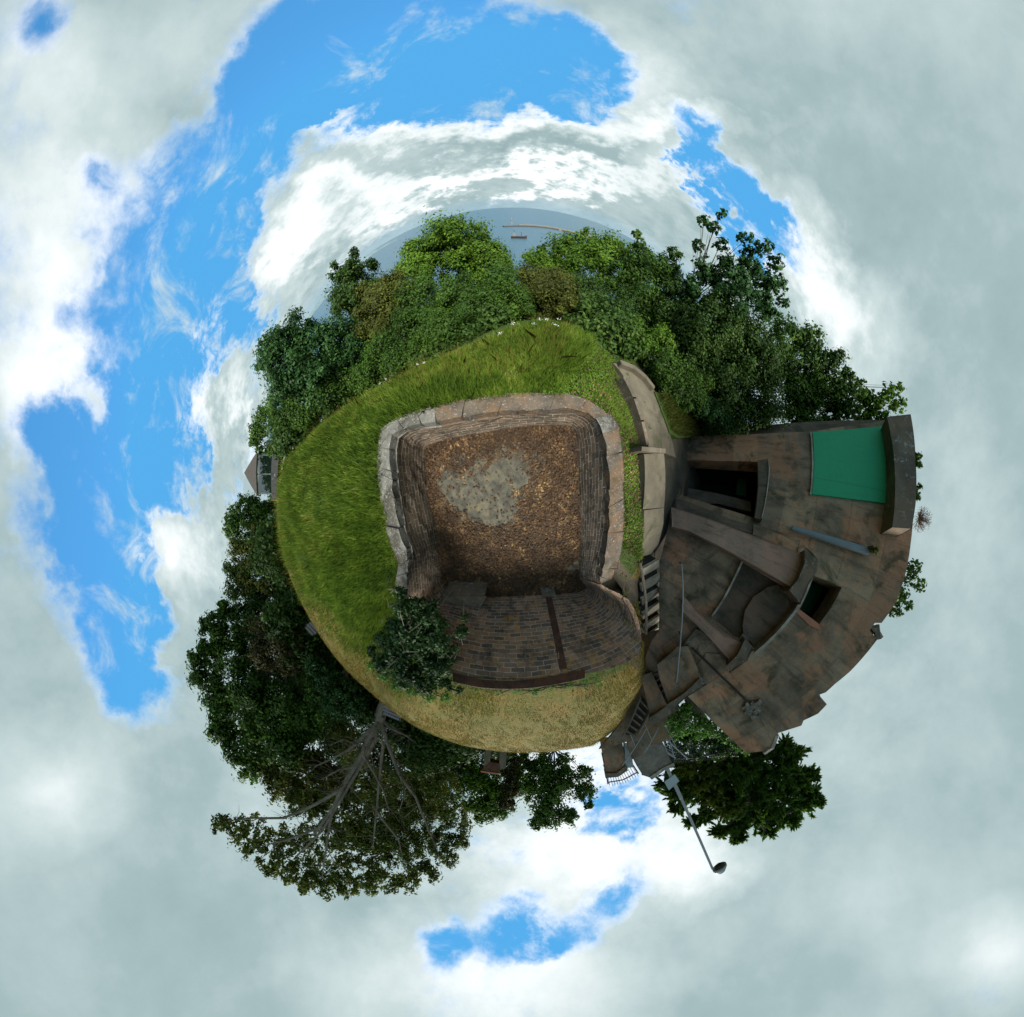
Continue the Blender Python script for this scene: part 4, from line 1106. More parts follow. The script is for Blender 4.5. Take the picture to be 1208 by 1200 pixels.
def crown_arrays(clumps, s_k=.0098, smin=.05, cover=7.0, aspect=.6, droop=0.0, flatz=1.0, sub=1.0, fringe=.16):
    out = []; smin = smin * .8
    for c in clumps:
        C, Rr, den = clump(c) if not isinstance(c[0], np.ndarray) else c
        dist = np.linalg.norm(C - np.array([0, 0, EYE]))
        s0 = max(smin, s_k * dist)
        nl = int(cover * den * math.pi * Rr * Rr / (s0 * s0 * .3)); nl = max(60, min(nl, 90000))
        ns = max(6, int(34 * sub * (.6 + .4 * den)))
        dr_ = rng.normal(0, 1, (ns, 3)); dr_ /= np.linalg.norm(dr_, axis=1)[:, None]
        rad = Rr * (.35 + .62 * rng.random(ns) ** .6)
        sc3 = C + dr_ * rad[:, None] * np.array([1, 1, flatz])
        sig = Rr * (.10 + fringe * rng.random(ns) ** 1.5)
        ix = rng.integers(0, ns, nl)
        off = rng.normal(0, 1, (nl, 3)); rr_ = np.linalg.norm(off, axis=1)
        off = off / rr_[:, None] * np.minimum(rr_, 2.6)[:, None]
        P = sc3[ix] + off * sig[ix][:, None]
        nn = off * .7 + dr_[ix] * .5 + np.array([0, 0, .7]) + rng.normal(0, .55, (nl, 3)); nn /= np.linalg.norm(nn, axis=1)[:, None]
        out.append(leaf_quads(P, nn, s0 * (.6 + .8 * rng.random(nl)), aspect, droop))
    return np.concatenate(out)
def limbs(mb, base, clumps, r0, wig=.12, sub=2):
    cs = [clump(c) for c in clumps]
    mean = sum(c[0] for c in cs) / len(cs)
    top = Vector(lerp(np.array(base), mean, .45)); base = Vector(base)
    mb.tube([base, lerp(base, top, .5) + Vector(rng.normal(0, .03, 3)), top], [r0, r0 * .8, r0 * .6], 8)
    for C, Rr, _ in cs:
        C = Vector(C); L = (C - top).length
        mid = lerp(top, C, .5) + Vector(rng.normal(0, wig * L * .5, 3))
        mb.tube([top, mid, C], [r0 * .5, r0 * .3, r0 * .12], 6)
        for _k in range(sub):
            e = C + Vector(rng.normal(0, .45 * Rr, 3)); mb.tube([mid, lerp(mid, e, .5) + Vector(rng.normal(0, .08 * Rr, 3)), e], [r0 * .22, r0 * .14, r0 * .05], 5)
def tree(name, label, cat, clumps, mat, group=None, r0=None, bark='bark_dark', **kw):
    cs = [clump(c) for c in clumps]
    mean = sum(c[0] for c in cs) / len(cs); lowz = min(c[0][2] - c[1] for c in cs)
    zb = min(terrain_z(mean[0], mean[1]), lowz + .2)
    if zb < lowz - 6: zb = lowz - 2.5
    if cat in ('plant', 'ivy', 'weeds'): zb = lowz + .1; sub_ = 0
    base = Vector((mean[0], mean[1], zb - .1))
    r_ = thing(name, label, cat, base, group)
    if group == SG: clumps = [(a, b, e * (1.13 if e > 14 else 1), *f) for a, b, e, *f in clumps]
    size = max(c[1] for c in cs); r0 = r0 or max(.03, size * .07)
    mb = MB(); limbs(mb, base, clumps, r0); mb.build('trunk' if 'tree' in name or name == 'conifer' else 'stems', M[bark], r_)
    quads_obj('crown' if 'tree' in name or name == 'conifer' else 'foliage', crown_arrays(clumps, **kw), mat, r_)
    return r_
SG = 'shrubs and small trees on the seaward slope'
WG = 'trees behind the lawn'
# hedge row behind the long grass
tree('bramble_bush', 'low dense bramble bush behind the brow of long grass, centre of the hedge', 'bush', [(560, 378, 28, 4.6), (600, 366, 30, 4.8), (545, 352, 26, 5.2), (590, 340, 24, 5.6), (520, 400, 22, 4.4)], LEAF['mid'], SG, smin=.045)
tree('bramble_bush', 'greyish green bush with arching shoots right of the hedge centre', 'bush', [(640, 355, 26, 5.0), (668, 362, 24, 4.8), (630, 335, 22, 5.6), (655, 335, 20, 5.6)], LEAF['olive'], SG, smin=.045)
tree('bramble_bush', 'tangled green bush along the dark gap left of the long grass', 'bush', [(495, 395, 32, 5.0), (470, 420, 30, 5.0), (500, 360, 28, 5.8), (445, 440, 24, 5.2), (530, 372, 26, 5.2)], LEAF['mid'], SG, smin=.045)
tree('sycamore_tree', 'rounded bright green tree standing up against the sea, left of the anchored ship', 'tree', [(530, 290, 30, 9.0), (500, 300, 24, 9), (562, 292, 24, 9), (530, 275, 17, 9), (575, 310, 24, 9), (490, 325, 26, 8.6), (540, 325, 30, 8.5), (590, 322, 18, 8.8)], LEAF['fresh'], SG)
tree('elder_tree', 'dark pointed small tree left of the rounded tree, against the far shore', 'tree', [(415, 318, 15, 8.5), (405, 335, 17, 8.5), (395, 312, 6, 8.5), (418, 298, 7, 8.5), (425, 340, 22, 8.3), (410, 362, 22, 8), (440, 312, 9, 8.5), (450, 345, 18, 8.3)], LEAF['dark'], SG)
tree('hawthorn_tree', 'yellowing green shrub with orange tinged leaves between the dark pointed tree and the hedge', 'shrub', [(455, 368, 25, 6.8), (470, 345, 22, 7.2), (440, 385, 24, 6.5), (478, 370, 20, 6.6), (435, 350, 15, 7.4)], LEAF['olive'], SG)
tree('sycamore_tree', 'large leafed dark green tree at the left end of the hedge', 'tree', [(335, 410, 26, 6.6), (355, 390, 20, 6.8), (318, 402, 14, 6.6), (310, 425, 14, 6.5), (345, 435, 30, 6.4), (375, 415, 28, 6.3), (370, 450, 28, 6.0), (330, 455, 22, 6.4), (400, 400, 24, 6.6), (405, 425, 22, 6.3), (420, 400, 20, 6.8), (428, 428, 20, 6.0), (385, 440, 22, 6.2)], LEAF['blue'], SG, smin=.09)
tree('laurel_bush', 'low green bush at the left end of the slope above the summerhouse', 'bush', [(395, 465, 26, 6.2), (420, 455, 20, 5.8), (360, 480, 24, 6.6), (330, 482, 20, 7.5), (316, 495, 17, 9), (304, 510, 13, 10), (335, 503, 11, 8.2), (299, 522, 8, 12), (306, 531, 6, 17), (318, 532, 6, 17)], LEAF['mid'], SG, smin=.06)
tree('bramble_bush', 'deep green bush right of the hedge centre below the spindly saplings', 'bush', [(690, 352, 27, 5.6), (720, 362, 25, 5.4), (700, 380, 18, 4.9), (665, 340, 18, 6), (735, 385, 16, 4.8)], LEAF['dark'], SG, smin=.05)
tree('sycamore_tree', 'bright leafy sapling group in front of the breakwater', 'tree', [(640, 312, 22, 8), (668, 300, 22, 8), (690, 288, 14, 8), (712, 295, 20, 8), (735, 298, 16, 8), (655, 325, 20, 7.6), (700, 320, 28, 7.4), (640, 294, 6, 8), (620, 302, 5, 8), (692, 272, 5, 8)], LEAF['fresh'], SG)
tree('sycamore_tree', 'slender sapling with a tall leading shoot right of the breakwater', 'tree', [(755, 290, 9, 7.4), (751, 276, 6, 7.4), (762, 305, 14, 7.3), (748, 315, 16, 7.2), (775, 318, 18, 7), (796, 300, 9, 7.2), (790, 325, 16, 7), (765, 345, 26, 6.6), (735, 335, 22, 6.8)], LEAF['mid'], SG)
tree('sycamore_tree', 'tall open topped tree with big leaves rising above the seaward slope', 'tree',
     [(850, 252, 7, 6.6, .5), (830, 262, 8, 6.6, .6), (842, 268, 9, 6.6, .5), (824, 290, 9, 6.6, .6), (850, 288, 10, 6.6, .6), (880, 282, 10, 6.6, .6), (900, 292, 12, 6.6, .6), (915, 310, 11, 6.6, .55), (885, 305, 14, 6.6, .7),
      (918, 335, 13, 6.6, .55), (900, 335, 18, 6.6, .8), (835, 318, 15, 6.6, .9), (860, 325, 22, 6.5), (828, 345, 20, 6.4), (925, 355, 9, 6.6, .5), (870, 355, 26, 6.3), (905, 365, 16, 6.5)], LEAF['blue'], SG, s_k=.0125, smin=.085, fringe=.12)
tree('sycamore_tree', 'dense dark tree filling the slope beside the path', 'tree', [(835, 385, 34, 6.0), (870, 395, 34, 6.2), (815, 420, 30, 5.8), (850, 430, 34, 6.0), (890, 430, 34, 6.3), (860, 465, 32, 6.2), (900, 470, 30, 6.6), (800, 380, 26, 6.2), (790, 355, 24, 6.6), (850, 500, 24, 6.6), (890, 498, 20, 7)], LEAF['dark'], SG, smin=.07)
tree('ash_tree', 'lighter green tree leaning over the green shuttered end of the building', 'tree', [(925, 400, 22, 8.4), (955, 405, 17, 8.4), (975, 425, 18, 8.4), (940, 430, 26, 8.3), (970, 455, 24, 8.3), (940, 470, 26, 8.3), (995, 465, 20, 8.4), (985, 490, 18, 8.4), (950, 495, 20, 8.2), (1000, 440, 8, 8.4)], LEAF['mid'], SG, smin=.09)
tree('ash_tree', 'thin topped tree just above the cornice of the building', 'tree', [(1022, 470, 14, 8.8, .8), (1045, 462, 11, 8.8, .6), (1062, 458, 7, 8.8, .5), (1038, 482, 16, 8.8, .8), (1060, 478, 11, 8.8, .6), (1015, 450, 7, 8.8, .6), (1018, 492, 14, 8.8)], LEAF['fresh'], SG, smin=.09)
tree('fuchsia_bush', 'small yellow green bush with brown stems over the curved rail', 'bush', [(735, 400, 15, 4.6), (760, 408, 16, 4.8), (780, 400, 15, 5.2), (750, 385, 12, 5.2)], LEAF['fresh'], SG, smin=.04)
tree('fuchsia_bush', 'bushy green shrub beside the path below the curved rail', 'bush', [(785, 440, 20, 4.8), (802, 455, 18, 4.8), (815, 470, 15, 5), (775, 420, 14, 4.8), (820, 450, 18, 5.4), (783, 455, 9, 4.5)], LEAF['mid'], SG, smin=.04)
tree('hebe_bush', 'blue green low bush where the grass verge meets the building', 'bush', [(830, 480, 14, 5.4), (845, 490, 13, 5.6), (812, 474, 12, 5.2), (850, 478, 14, 5.8), (856, 500, 10, 5.8)], LEAF['blue'], SG, smin=.04)
# west side behind the lawn
tree('holm_oak_tree', 'small round dark tree beside the summerhouse', 'tree', [(290, 598, 16, 15), (275, 608, 12, 15), (303, 610, 18, 14.5), (288, 622, 18, 14.5), (315, 600, 10, 15), (272, 625, 10, 15)], LEAF['mid'], WG)
tree('tamarisk_tree', 'feathery grey green shrub tree at the left edge of the lawn', 'tree', [(312, 630, 16, 13), (300, 655, 22, 13), (322, 660, 16, 12.5), (285, 650, 16, 13.5), (318, 685, 20, 12.5), (295, 680, 18, 13)], LEAF['olive'], WG)
tree('holm_oak_tree', 'dark rounded tree between the feathery shrub and the great dark tree', 'tree', [(275, 672, 14, 14), (280, 695, 16, 14), (300, 705, 20, 13.5), (335, 700, 14, 12.5), (330, 720, 20, 12)], LEAF['dark'], WG)
tree('copper_tree', 'bronze leaved tree above the upper bench', 'tree', [(325, 745, 28, 11), (345, 770, 24, 10.5), (315, 770, 20, 11), (350, 745, 14, 10.5)], LEAF['brown'], WG)
tree('holm_oak_tree', 'great dark broad tree filling the lower left of the lawn edge', 'tree',
     [(262, 720, 13, 13), (252, 742, 20, 13), (285, 735, 22, 13), (240, 772, 20, 13), (275, 775, 28, 13), (245, 802, 20, 13), (262, 830, 24, 13), (300, 815, 32, 12.5), (262, 860, 20, 13), (285, 880, 24, 13), (315, 860, 32, 12.5), (345, 830, 32, 12), (300, 905, 20, 13), (345, 880, 32, 12), (375, 845, 24, 11.5), (380, 810, 20, 11)], LEAF['mid'], WG, cover=8.5)
tree('holly_bush', 'glossy speckled bush right at the lawn edge between the two benches', 'bush', [(385, 800, 17, 9.5), (405, 815, 16, 9.5), (398, 832, 18, 9.8), (372, 785, 12, 9.5), (420, 832, 14, 9.5)], LEAF['blue'], WG, smin=.07)
tree('yew_tree', 'olive green rounded tree mass in front of the great dark tree', 'tree', [(330, 925, 20, 12.5), (355, 935, 22, 12), (320, 905, 16, 12.5), (385, 925, 24, 11.5), (370, 905, 24, 11.5), (405, 870, 20, 11), (345, 910, 20, 12)], LEAF['olive'], WG)
# the big pine with bare grey limbs
pine_c = [(420, 905, 20, 10.5, .35), (450, 930, 26, 10.5, .5), (480, 915, 24, 10.5, .5), (415, 950, 24, 10.5, 1), (455, 965, 26, 10.5, 1.1), (495, 950, 26, 10.5, 1.1), (525, 930, 22, 10.5, 1), (435, 990, 18, 10.5, 1), (375, 945, 20, 10.5, 1), (350, 945, 16, 10.5, .9), (395, 985, 14, 10.5, .9), (500, 895, 22, 11, .6), (535, 960, 20, 10.5, .8), (470, 985, 22, 10.5, .7), (400, 975, 20, 10.5, .6),
          (262, 972, 13, 10.5, .7), (282, 985, 13, 10.5, .55), (300, 1002, 14, 10.5, .7), (320, 1018, 14, 10.5, .7), (342, 1030, 14, 10.5, .75), (365, 1040, 14, 10.5, .8), (390, 1045, 14, 10.5, .8), (412, 1048, 12, 10.5, .8), (435, 1040, 14, 10.5, .8), (460, 1040, 13, 10.5, .8), (482, 1038, 13, 10.5, .8), (505, 1028, 13, 10.5, .8), (525, 1010, 13, 10.5, .8), (542, 992, 12, 10.5, .8), (549, 975, 8, 10.5, .7),
          (330, 985, 16, 10.6, .4), (360, 1000, 18, 10.6, .4), (395, 1010, 18, 10.6, .45), (430, 1010, 18, 10.6, .5), (300, 970, 12, 10.6, .3), (470, 1010, 16, 10.6, .6), (500, 990, 18, 10.6, .7), (375, 965, 16, 10.6, .5), (345, 960, 10, 10.6, .35)]
pine_c = [(a, b, c * 1.12, d, min(1.3, e * 1.45)) if b > 960 else (a, b, c, d, e) for a, b, c, d, e in pine_c] + [(335, 1000, 16, 10.6, .7), (370, 1020, 18, 10.6, .8), (405, 1028, 16, 10.6, .8), (445, 1022, 16, 10.6, .8), (310, 985, 14, 10.6, .6), (420, 985, 20, 10.6, .8), (455, 1000, 18, 10.6, .9), (490, 1010, 18, 10.6, .9), (520, 990, 16, 10.6, .9), (285, 972, 12, 10.6, .6), (355, 985, 16, 10.6, .6)]
pb = V(449, 843, 9.6)
pt = thing('pine_tree', 'huge spreading pine with bare grey limbs and an open lacy top', 'tree', pb - Vector((0, 0, .5)), WG)
mb = MB()
def wpath(pts, r0, r1, seg=8, D=9.5):
    q = [V(x, y, D) if len(p_) == 0 else V(x, y, min(p_[0], 9.6)) for x, y, *p_ in pts]
    rs = [lerp(r0, r1, i / (len(q) - 1)) for i in range(len(q))]
    mb.tube(q, rs, seg); return q
def twigs(q, r0, k, ln):
    for _ in range(k):
        i = rng.integers(1, len(q)); a = lerp(q[i - 1], q[i], rng.random()); dv = Vector(rng.normal(0, 1, 3)); dv.z = abs(dv.z) * .6; dv.normalize()
        e = a + dv * ln * rng.uniform(.5, 1.3); m_ = lerp(a, e, .5) + Vector(rng.normal(0, .08, 3)); mb.tube([a, m_, e], [r0, r0 * .6, r0 * .2], 5)
mb.tube([pb - Vector((0, 0, .6)), V(449, 843, 9.6), V(447, 856, 9.8)], [.30, .25, .2], 10)
for pts, a, b in (([(447, 852, 9.8), (436, 870, 9.9), (428, 890, 10), (418, 905), (406, 925), (392, 955), (370, 985)], .17, .05),
                  ([(448, 852, 9.8), (443, 872, 9.9), (432, 892, 9.8), (420, 912, 10), (404, 940), (380, 980), (350, 1010)], .12, .04),
                  ([(449, 852, 9.8), (456, 872, 9.8), (464, 895, 9.8), (472, 915, 10), (490, 940), (500, 965), (515, 1000)], .11, .03),
                  ([(447, 852, 9.8), (430, 868, 9.9), (412, 884, 10), (390, 896, 10.2), (370, 905)], .10, .02), ([(450, 850, 9.6), (462, 860), (480, 868), (498, 884), (508, 900)], .05, .015), ([(428, 890), (440, 910), (452, 932), (460, 960)], .06, .02), ([(418, 905), (400, 908), (378, 920)], .05, .015), ([(472, 915), (478, 935), (470, 960)], .05, .015), ([(448, 870), (425, 880), (405, 872), (388, 880)], .04, .012),
                  ([(449, 850, 9.8), (452, 880, 9.9), (448, 915, 10), (445, 950), (440, 1000)], .09, .03),
                  ([(404, 930), (370, 950), (335, 965), (300, 965), (270, 968)], .07, .02), ([(380, 975), (340, 990), (310, 998)], .05, .02),
                  ([(452, 850, 9.8), (470, 862, 9.8), (490, 875, 9.9), (512, 884, 10)], .05, .015), ([(392, 955), (385, 1000), (380, 1035)], .05, .015), ([(440, 950), (470, 990), (480, 1030)], .05, .015)):
    q = wpath(pts, a * .9, b * .7); twigs(q, b * .5, 16, 1.0)
mb.build('trunk', M['bark'], pt)
quads_obj('crown', crown_arrays(pine_c, cover=5.5, aspect=.45, s_k=.009, fringe=.12), LEAF['pine'], pt)
tree('holm_oak_tree', 'dark evergreen standing behind the bronze tree and the great dark tree', 'tree', [(345, 790, 30, 15), (320, 790, 26, 15), (300, 760, 24, 15), (370, 830, 30, 15), (310, 730, 22, 15), (345, 850, 30, 15), (390, 860, 30, 15), (290, 840, 26, 15), (330, 700, 18, 15), (400, 890, 24, 15)], LEAF['dark'], WG, cover=6)
tree('laurel_tree', 'shadowed evergreen behind the bare limbs of the big pine', 'tree', [(430, 885, 26, 14), (460, 905, 30, 14), (500, 905, 30, 14), (420, 925, 26, 14), (455, 940, 28, 14), (495, 935, 26, 14), (530, 920, 22, 14), (395, 935, 22, 14), (475, 960, 22, 14), (515, 955, 18, 14)], LEAF['pine'], WG, cover=5)
tree('birch_tree', 'soft green tree behind the pillared shelter', 'tree', [(560, 905, 26, 13), (540, 890, 22, 13), (515, 880, 20, 13), (590, 930, 26, 13), (560, 935, 26, 13), (590, 955, 17, 13), (615, 920, 20, 13), (570, 960, 14, 13), (600, 895, 16, 13.5), (555, 880, 15, 14)], LEAF['fresh'], WG)
tree('juniper_tree', 'narrow dark brownish tree standing in the soft green trees behind the shelter', 'tree', [(603, 915, 11, 12), (601, 930, 12, 12), (598, 947, 11, 12), (604, 900, 10, 12)], LEAF['brown'], WG)
tree('ash_tree', 'light edged green tree right of the pillared shelter against the bright sky', 'tree', [(640, 905, 20, 13), (640, 930, 24, 13), (665, 925, 22, 13), (650, 955, 22, 13), (672, 965, 12, 13), (690, 935, 13, 13), (690, 912, 12, 13, .6), (695, 950, 6, 13), (635, 970, 10, 13), (615, 900, 14, 13.5), (668, 900, 14, 13, .6)], LEAF['mid'], WG)
tree('elder_bush', 'dark undergrowth bush closing the gap below the big pine', 'bush', [(470, 870, 14, 11), (490, 882, 14, 11), (520, 895, 14, 11.5), (500, 905, 16, 11.5), (430, 850, 12, 10.5), (540, 905, 12, 12)], LEAF['dark'], WG)
# undergrowth that closes the slope below the shrubs and the wood behind the lawn
ug = []
for _ in range(150):
    az = rng.uniform(12, 158); D_ = rng.uniform(4.3, 11) + (1.5 if az > 140 or az < 50 else 0); x, y = D_ * math.cos(R(az)), D_ * math.sin(R(az))
    if 12 < az < 30 and D_ < 7: continue
    ug.append((np.array([x, y, terrain_z(x, y) + .25]), .55 + .05 * D_, 1.0))
quads_obj('undergrowth', crown_arrays(ug, s_k=.018, smin=.08, cover=3.5, flatz=.7), LEAF['dark'], kind='stuff', label='dark undergrowth covering the seaward slope', category='undergrowth')
ug = []
for _ in range(210):
    az = rng.uniform(-176, -92); D_ = rng.uniform(9.8, 16); x, y = D_ * math.cos(R(az)), D_ * math.sin(R(az))
    ug.append((np.array([x, y, terrain_z(x, y) + rng.uniform(.2, 1.9) * (.5 + .5 * sector(az, -170, -110, 10))]), .9, 1.0))
quads_obj('undergrowth', crown_arrays(ug, s_k=.016, smin=.08, cover=2.6), LEAF['dark'], kind='stuff', label='dark undergrowth in the shade of the trees behind the lawn', category='undergrowth')
for (a0, a1, n_u) in ((158, 165.5, 30), (166, 182, 26), (-179, -172, 14)):
    ug = []
    for _ in range(n_u):
        az = rng.uniform(a0, a1); D_ = rng.uniform(23, 28) if a0 == 166 else (rng.uniform(7.2, 9.5) if a0 == 158 else rng.uniform(11, 15)); x, y = D_ * math.cos(R(az)), D_ * math.sin(R(az))
        ug.append((np.array([x, y, (EYE - 1.0 + rng.uniform(-.4, .6)) if a0 != 158 else EYE - 1.1 + rng.uniform(-.4, .5)]), 1.3 if a0 == 166 else .6, 1.0))
    quads_obj('undergrowth', crown_arrays(ug, s_k=.015, smin=.08, cover=2.6), LEAF['dark'], kind='stuff', label='low scrub beside the bushes short of the summerhouse' if a0 == 158 else ('low scrub on the skyline behind the summerhouse' if a0 == 166 else 'low scrub below the feathery trees at the lawn edge'), category='undergrowth')
# the conifer behind the railing
def spray_arrays(clumps, n_scale=1.0):
    out = []
    for c in clumps:
        C, Rr, den = clump(c); dist = np.linalg.norm(C - np.array([0, 0, EYE])); s0 = max(.07, .014 * dist)
        ns = int(60 * n_scale)
        dr_ = rng.normal(0, 1, (ns, 3)); dr_[:, 2] = dr_[:, 2] * .7; dr_ /= np.linalg.norm(dr_, axis=1)[:, None]
        L_ = Rr * (.6 + .85 * rng.random(ns))
        k = int(6 * math.pi * Rr * Rr / (s0 * s0 * .22) / ns * 2) + 8
        tpar = rng.random((ns, k)) ** .7
        P = C + dr_[:, None, :] * (L_[:, None] * (.25 + .75 * tpar))[:, :, None]
        P[:, :, 2] -= (tpar ** 2) * .18 * Rr
        wid = Rr * .10 * (1.1 - tpar)
        P += rng.normal(0, 1, P.shape) * wid[:, :, None]
        P = P.reshape(-1, 3); dd = np.repeat(dr_, k, axis=0)
        nn = np.array([0, 0, 1.0]) + rng.normal(0, .5, P.shape); nn -= (nn * dd).sum(1)[:, None] * dd * .8; nn /= np.linalg.norm(nn, axis=1)[:, None]
        u = dd + rng.normal(0, .35, dd.shape); u /= np.linalg.norm(u, axis=1)[:, None]; w = np.cross(nn, u); w /= np.linalg.norm(w, axis=1)[:, None]
        a = (s0 * (.6 + .8 * rng.random(len(P))))[:, None]
        out.append(np.stack([P - u * a * .5, P - w * a * .17, P + u * a * .5, P + w * a * .17], 1))
    return np.concatenate(out)
con = [(810, 905, 26, 11), (805, 935, 26, 11), (835, 925, 30, 11), (860, 905, 30, 11), (850, 950, 26, 11), (885, 900, 28, 11), (885, 940, 32, 11), (915, 905, 28, 11), (915, 940, 30, 11), (945, 920, 18, 11), (935, 890, 18, 11), (945, 950, 16, 11), (920, 965, 14, 11), (870, 975, 14, 11), (895, 965, 18, 11), (830, 965, 12, 11), (785, 925, 12, 11), (925, 880, 12, 11), (957, 935, 11, 11), (965, 946, 7, 11), (870, 988, 9, 11), (848, 982, 9, 11), (905, 982, 9, 11), (935, 968, 9, 11), (958, 915, 9, 11), (800, 955, 9, 11), (815, 970, 7, 11)]
cs_ = [clump(c) for c in con]; mean = sum(c[0] for c in cs_) / len(cs_)
cbase = Vector((mean[0], mean[1], EYE - .5))
cf = thing('conifer', 'big dark spiky conifer with yellow green front behind the railing and lamp post', 'tree', cbase)
mb = MB(); mb.tube([cbase, cbase + Vector((0, 0, 3.5)), Vector(mean) + Vector((0, 0, 1.5))], [.28, .22, .05], 8)
for C, Rr, _ in cs_: mb.tube([Vector((mean[0], mean[1], C[2] - .6)), Vector(C)], [.06, .02], 5)
mb.build('trunk', M['bark_dark'], cf)
quads_obj('crown', spray_arrays(con), LEAF['conifer'], cf)
con2 = [(812, 905, 14, 10.3), (825, 925, 14, 10.3), (840, 940, 14, 10.3), (855, 955, 12, 10.3), (870, 950, 12, 10.4), (800, 890, 12, 10.3), (835, 905, 12, 10.4)]
c2 = sum(clump(c)[0] for c in con2) / len(con2); b2 = Vector((c2[0], c2[1], EYE))
cf2 = thing('cypress_tree', 'yellow green fresh cypress shoots in front of the dark conifer', 'tree', b2)
mb = MB(); mb.tube([b2, Vector(c2)], [.12, .04], 7)
for c in con2: mb.tube([Vector((c2[0], c2[1], clump(c)[0][2] - .3)), Vector(clump(c)[0])], [.04, .015], 5)
mb.build('trunk', M['bark_dark'], cf2); quads_obj('crown', spray_arrays(con2, .8), LEAF['pine'], cf2)
# trees behind and plants on the building
tree('ash_tree', 'airy tree showing above the roof behind the window end of the building', 'tree', [(1072, 680, 12, 9, .5), (1085, 690, 9, 9, .4), (1062, 705, 12, 9, .5), (1055, 722, 9, 9, .5), (1080, 668, 8, 9, .45), (1072, 715, 6, 9, .4), (1050, 700, 14, 9, .6)], LEAF['mid'], None, smin=.09)
tree('sapling_plant', 'tiny leafy seedling on the cornice, nearest the corner', 'plant', [(1083, 538, 5, 5.6, .7), (1084, 548, 4, 5.6, .7)], LEAF['mid'], 'seedlings on the roof', smin=.05)
tree('sapling_plant', 'tiny leafy seedling on the cornice, nearest the dead brown bush', 'plant', [(1084, 574, 4, 5.6, .6), (1082, 586, 4, 5.6, .6)], LEAF['mid'], 'seedlings on the roof', smin=.05)
tree('fern_plant', 'small green fern sprouting at the end of the downpipe', 'plant', [(1032, 650, 5, 4.75, .7), (1028, 646, 3, 4.75, .7)], LEAF['olive'], None, smin=.03)
def tuft(name, label, px, py, rp, D, mat, n_=240, thick=.004):
    C, Rr, _ = clump((px, py, rp, D)); C = Vector(C)
    r_ = thing(name, label, 'plant', C)
    mb = MB()
    for _ in range(max(8, n_ // 12)):
        dv = Vector(rng.normal(0, 1, 3)); dv.z = abs(dv.z) * .8; dv.normalize(); mb.tube([C, C + dv * Rr * .5, C + dv * Rr + Vector(rng.normal(0, .1 * Rr, 3))], [thick, thick * .7, thick * .3], 4)
    mb.build('stems', M['bark'], r_)
    dv = rng.normal(0, 1, (n_, 3)); dv[:, 2] = np.abs(dv[:, 2]) * .8; dv /= np.linalg.norm(dv, axis=1)[:, None]
    P = np.array(C) + dv * Rr * (.3 + .8 * rng.random(n_))[:, None]
    quads_obj('leaves', leaf_quads(P, (lambda q: q / np.linalg.norm(q, axis=1)[:, None])(rng.normal(0, 1, (n_, 3))), np.full(n_, Rr * .13), .3), mat, r_)
    return r_
tuft('dead_bush', 'dead reddish brown bush growing on the roof behind the cornice', 1084, 612, 15, 5.4, LEAF['dry'], 900)
tuft('dead_plant', 'dried pale plant growing from the ledge between the buttresses', 840, 728, 8, 4.4, M['trim'], 160)
tuft('dead_plant', 'dried pale plant on the short ledge near the handrail', 794, 776, 6, 4.3, M['trim'], 90)
tuft('dead_plant', 'small dried plant at the foot of the door recess', 797, 581, 6, 4.9, M['trim'], 70)
# ivy
iv = thing('ivy', 'dark ivy and bramble thicket spilling over the corner of the pit', 'ivy', G(480, 760, 1.3), None)
ivc = [(482, 742, 22, 2.55), (505, 750, 18, 2.5), (470, 765, 20, 2.75), (495, 775, 24, 2.7), (515, 790, 16, 2.75), (455, 780, 15, 2.95), (478, 795, 18, 2.9), (500, 808, 14, 2.95), (520, 760, 13, 2.3, .7), (505, 728, 14, 2.3, .7), (545, 745, 9, 2.15, .6), (520, 738, 10, 2.2, .6), (474, 716, 12, 2.25), (490, 715, 12, 2.2), (470, 700, 8, 2.1, .7), (450, 755, 9, 3.0, .6), (440, 770, 8, 3.3, .6), (462, 740, 10, 2.8, .7), (530, 778, 9, 2.75, .5), (538, 765, 7, 2.6, .4), (525, 808, 9, 3.0, .7), (540, 815, 7, 3.1, .6), (548, 728, 6, 2.0, .4), (512, 715, 9, 2.15, .5)]
quads_obj('leaves', crown_arrays(ivc, s_k=.015, smin=.035, cover=6.0, aspect=.8), LEAF['ivy'], iv)
mb = MB()
for _ in range(70):
    c = ivc[rng.integers(0, len(ivc))]; C, Rr, _d = clump(c); C = Vector(C); a = C + Vector(rng.normal(0, Rr * .6, 3)); e = a + Vector(rng.normal(0, Rr * .9, 3)) + Vector((0, 0, -.1)); m_ = lerp(a, e, .5) + Vector((0, 0, .1)); mb.tube([a, m_, e], .004, 4)
mb.build('stems', M['bark'], iv)
tree('ivy_plant', 'fringe of pale ivy where the thicket meets the dry lawn', 'ivy', [(440, 785, 8, 3.3), (452, 797, 8, 3.3), (468, 808, 8, 3.3), (485, 816, 8, 3.3), (505, 822, 8, 3.3), (525, 824, 7, 3.2)], LEAF['ivy_light'], None, smin=.03, cover=3.0)
tree('ivy_plant', 'bright ivy tumbling over the iron railing below the building', 'ivy', [(805, 845, 12, 6.0), (822, 852, 13, 6.0), (840, 860, 11, 6.0), (855, 868, 10, 6.0), (870, 880, 8, 6.1), (800, 862, 12, 6.0), (880, 886, 6, 6.1), (793, 850, 9, 5.8), (825, 868, 8, 6.1, .6), (812, 835, 8, 5.8)], LEAF['ivy_light'], None, smin=.06, cover=4)
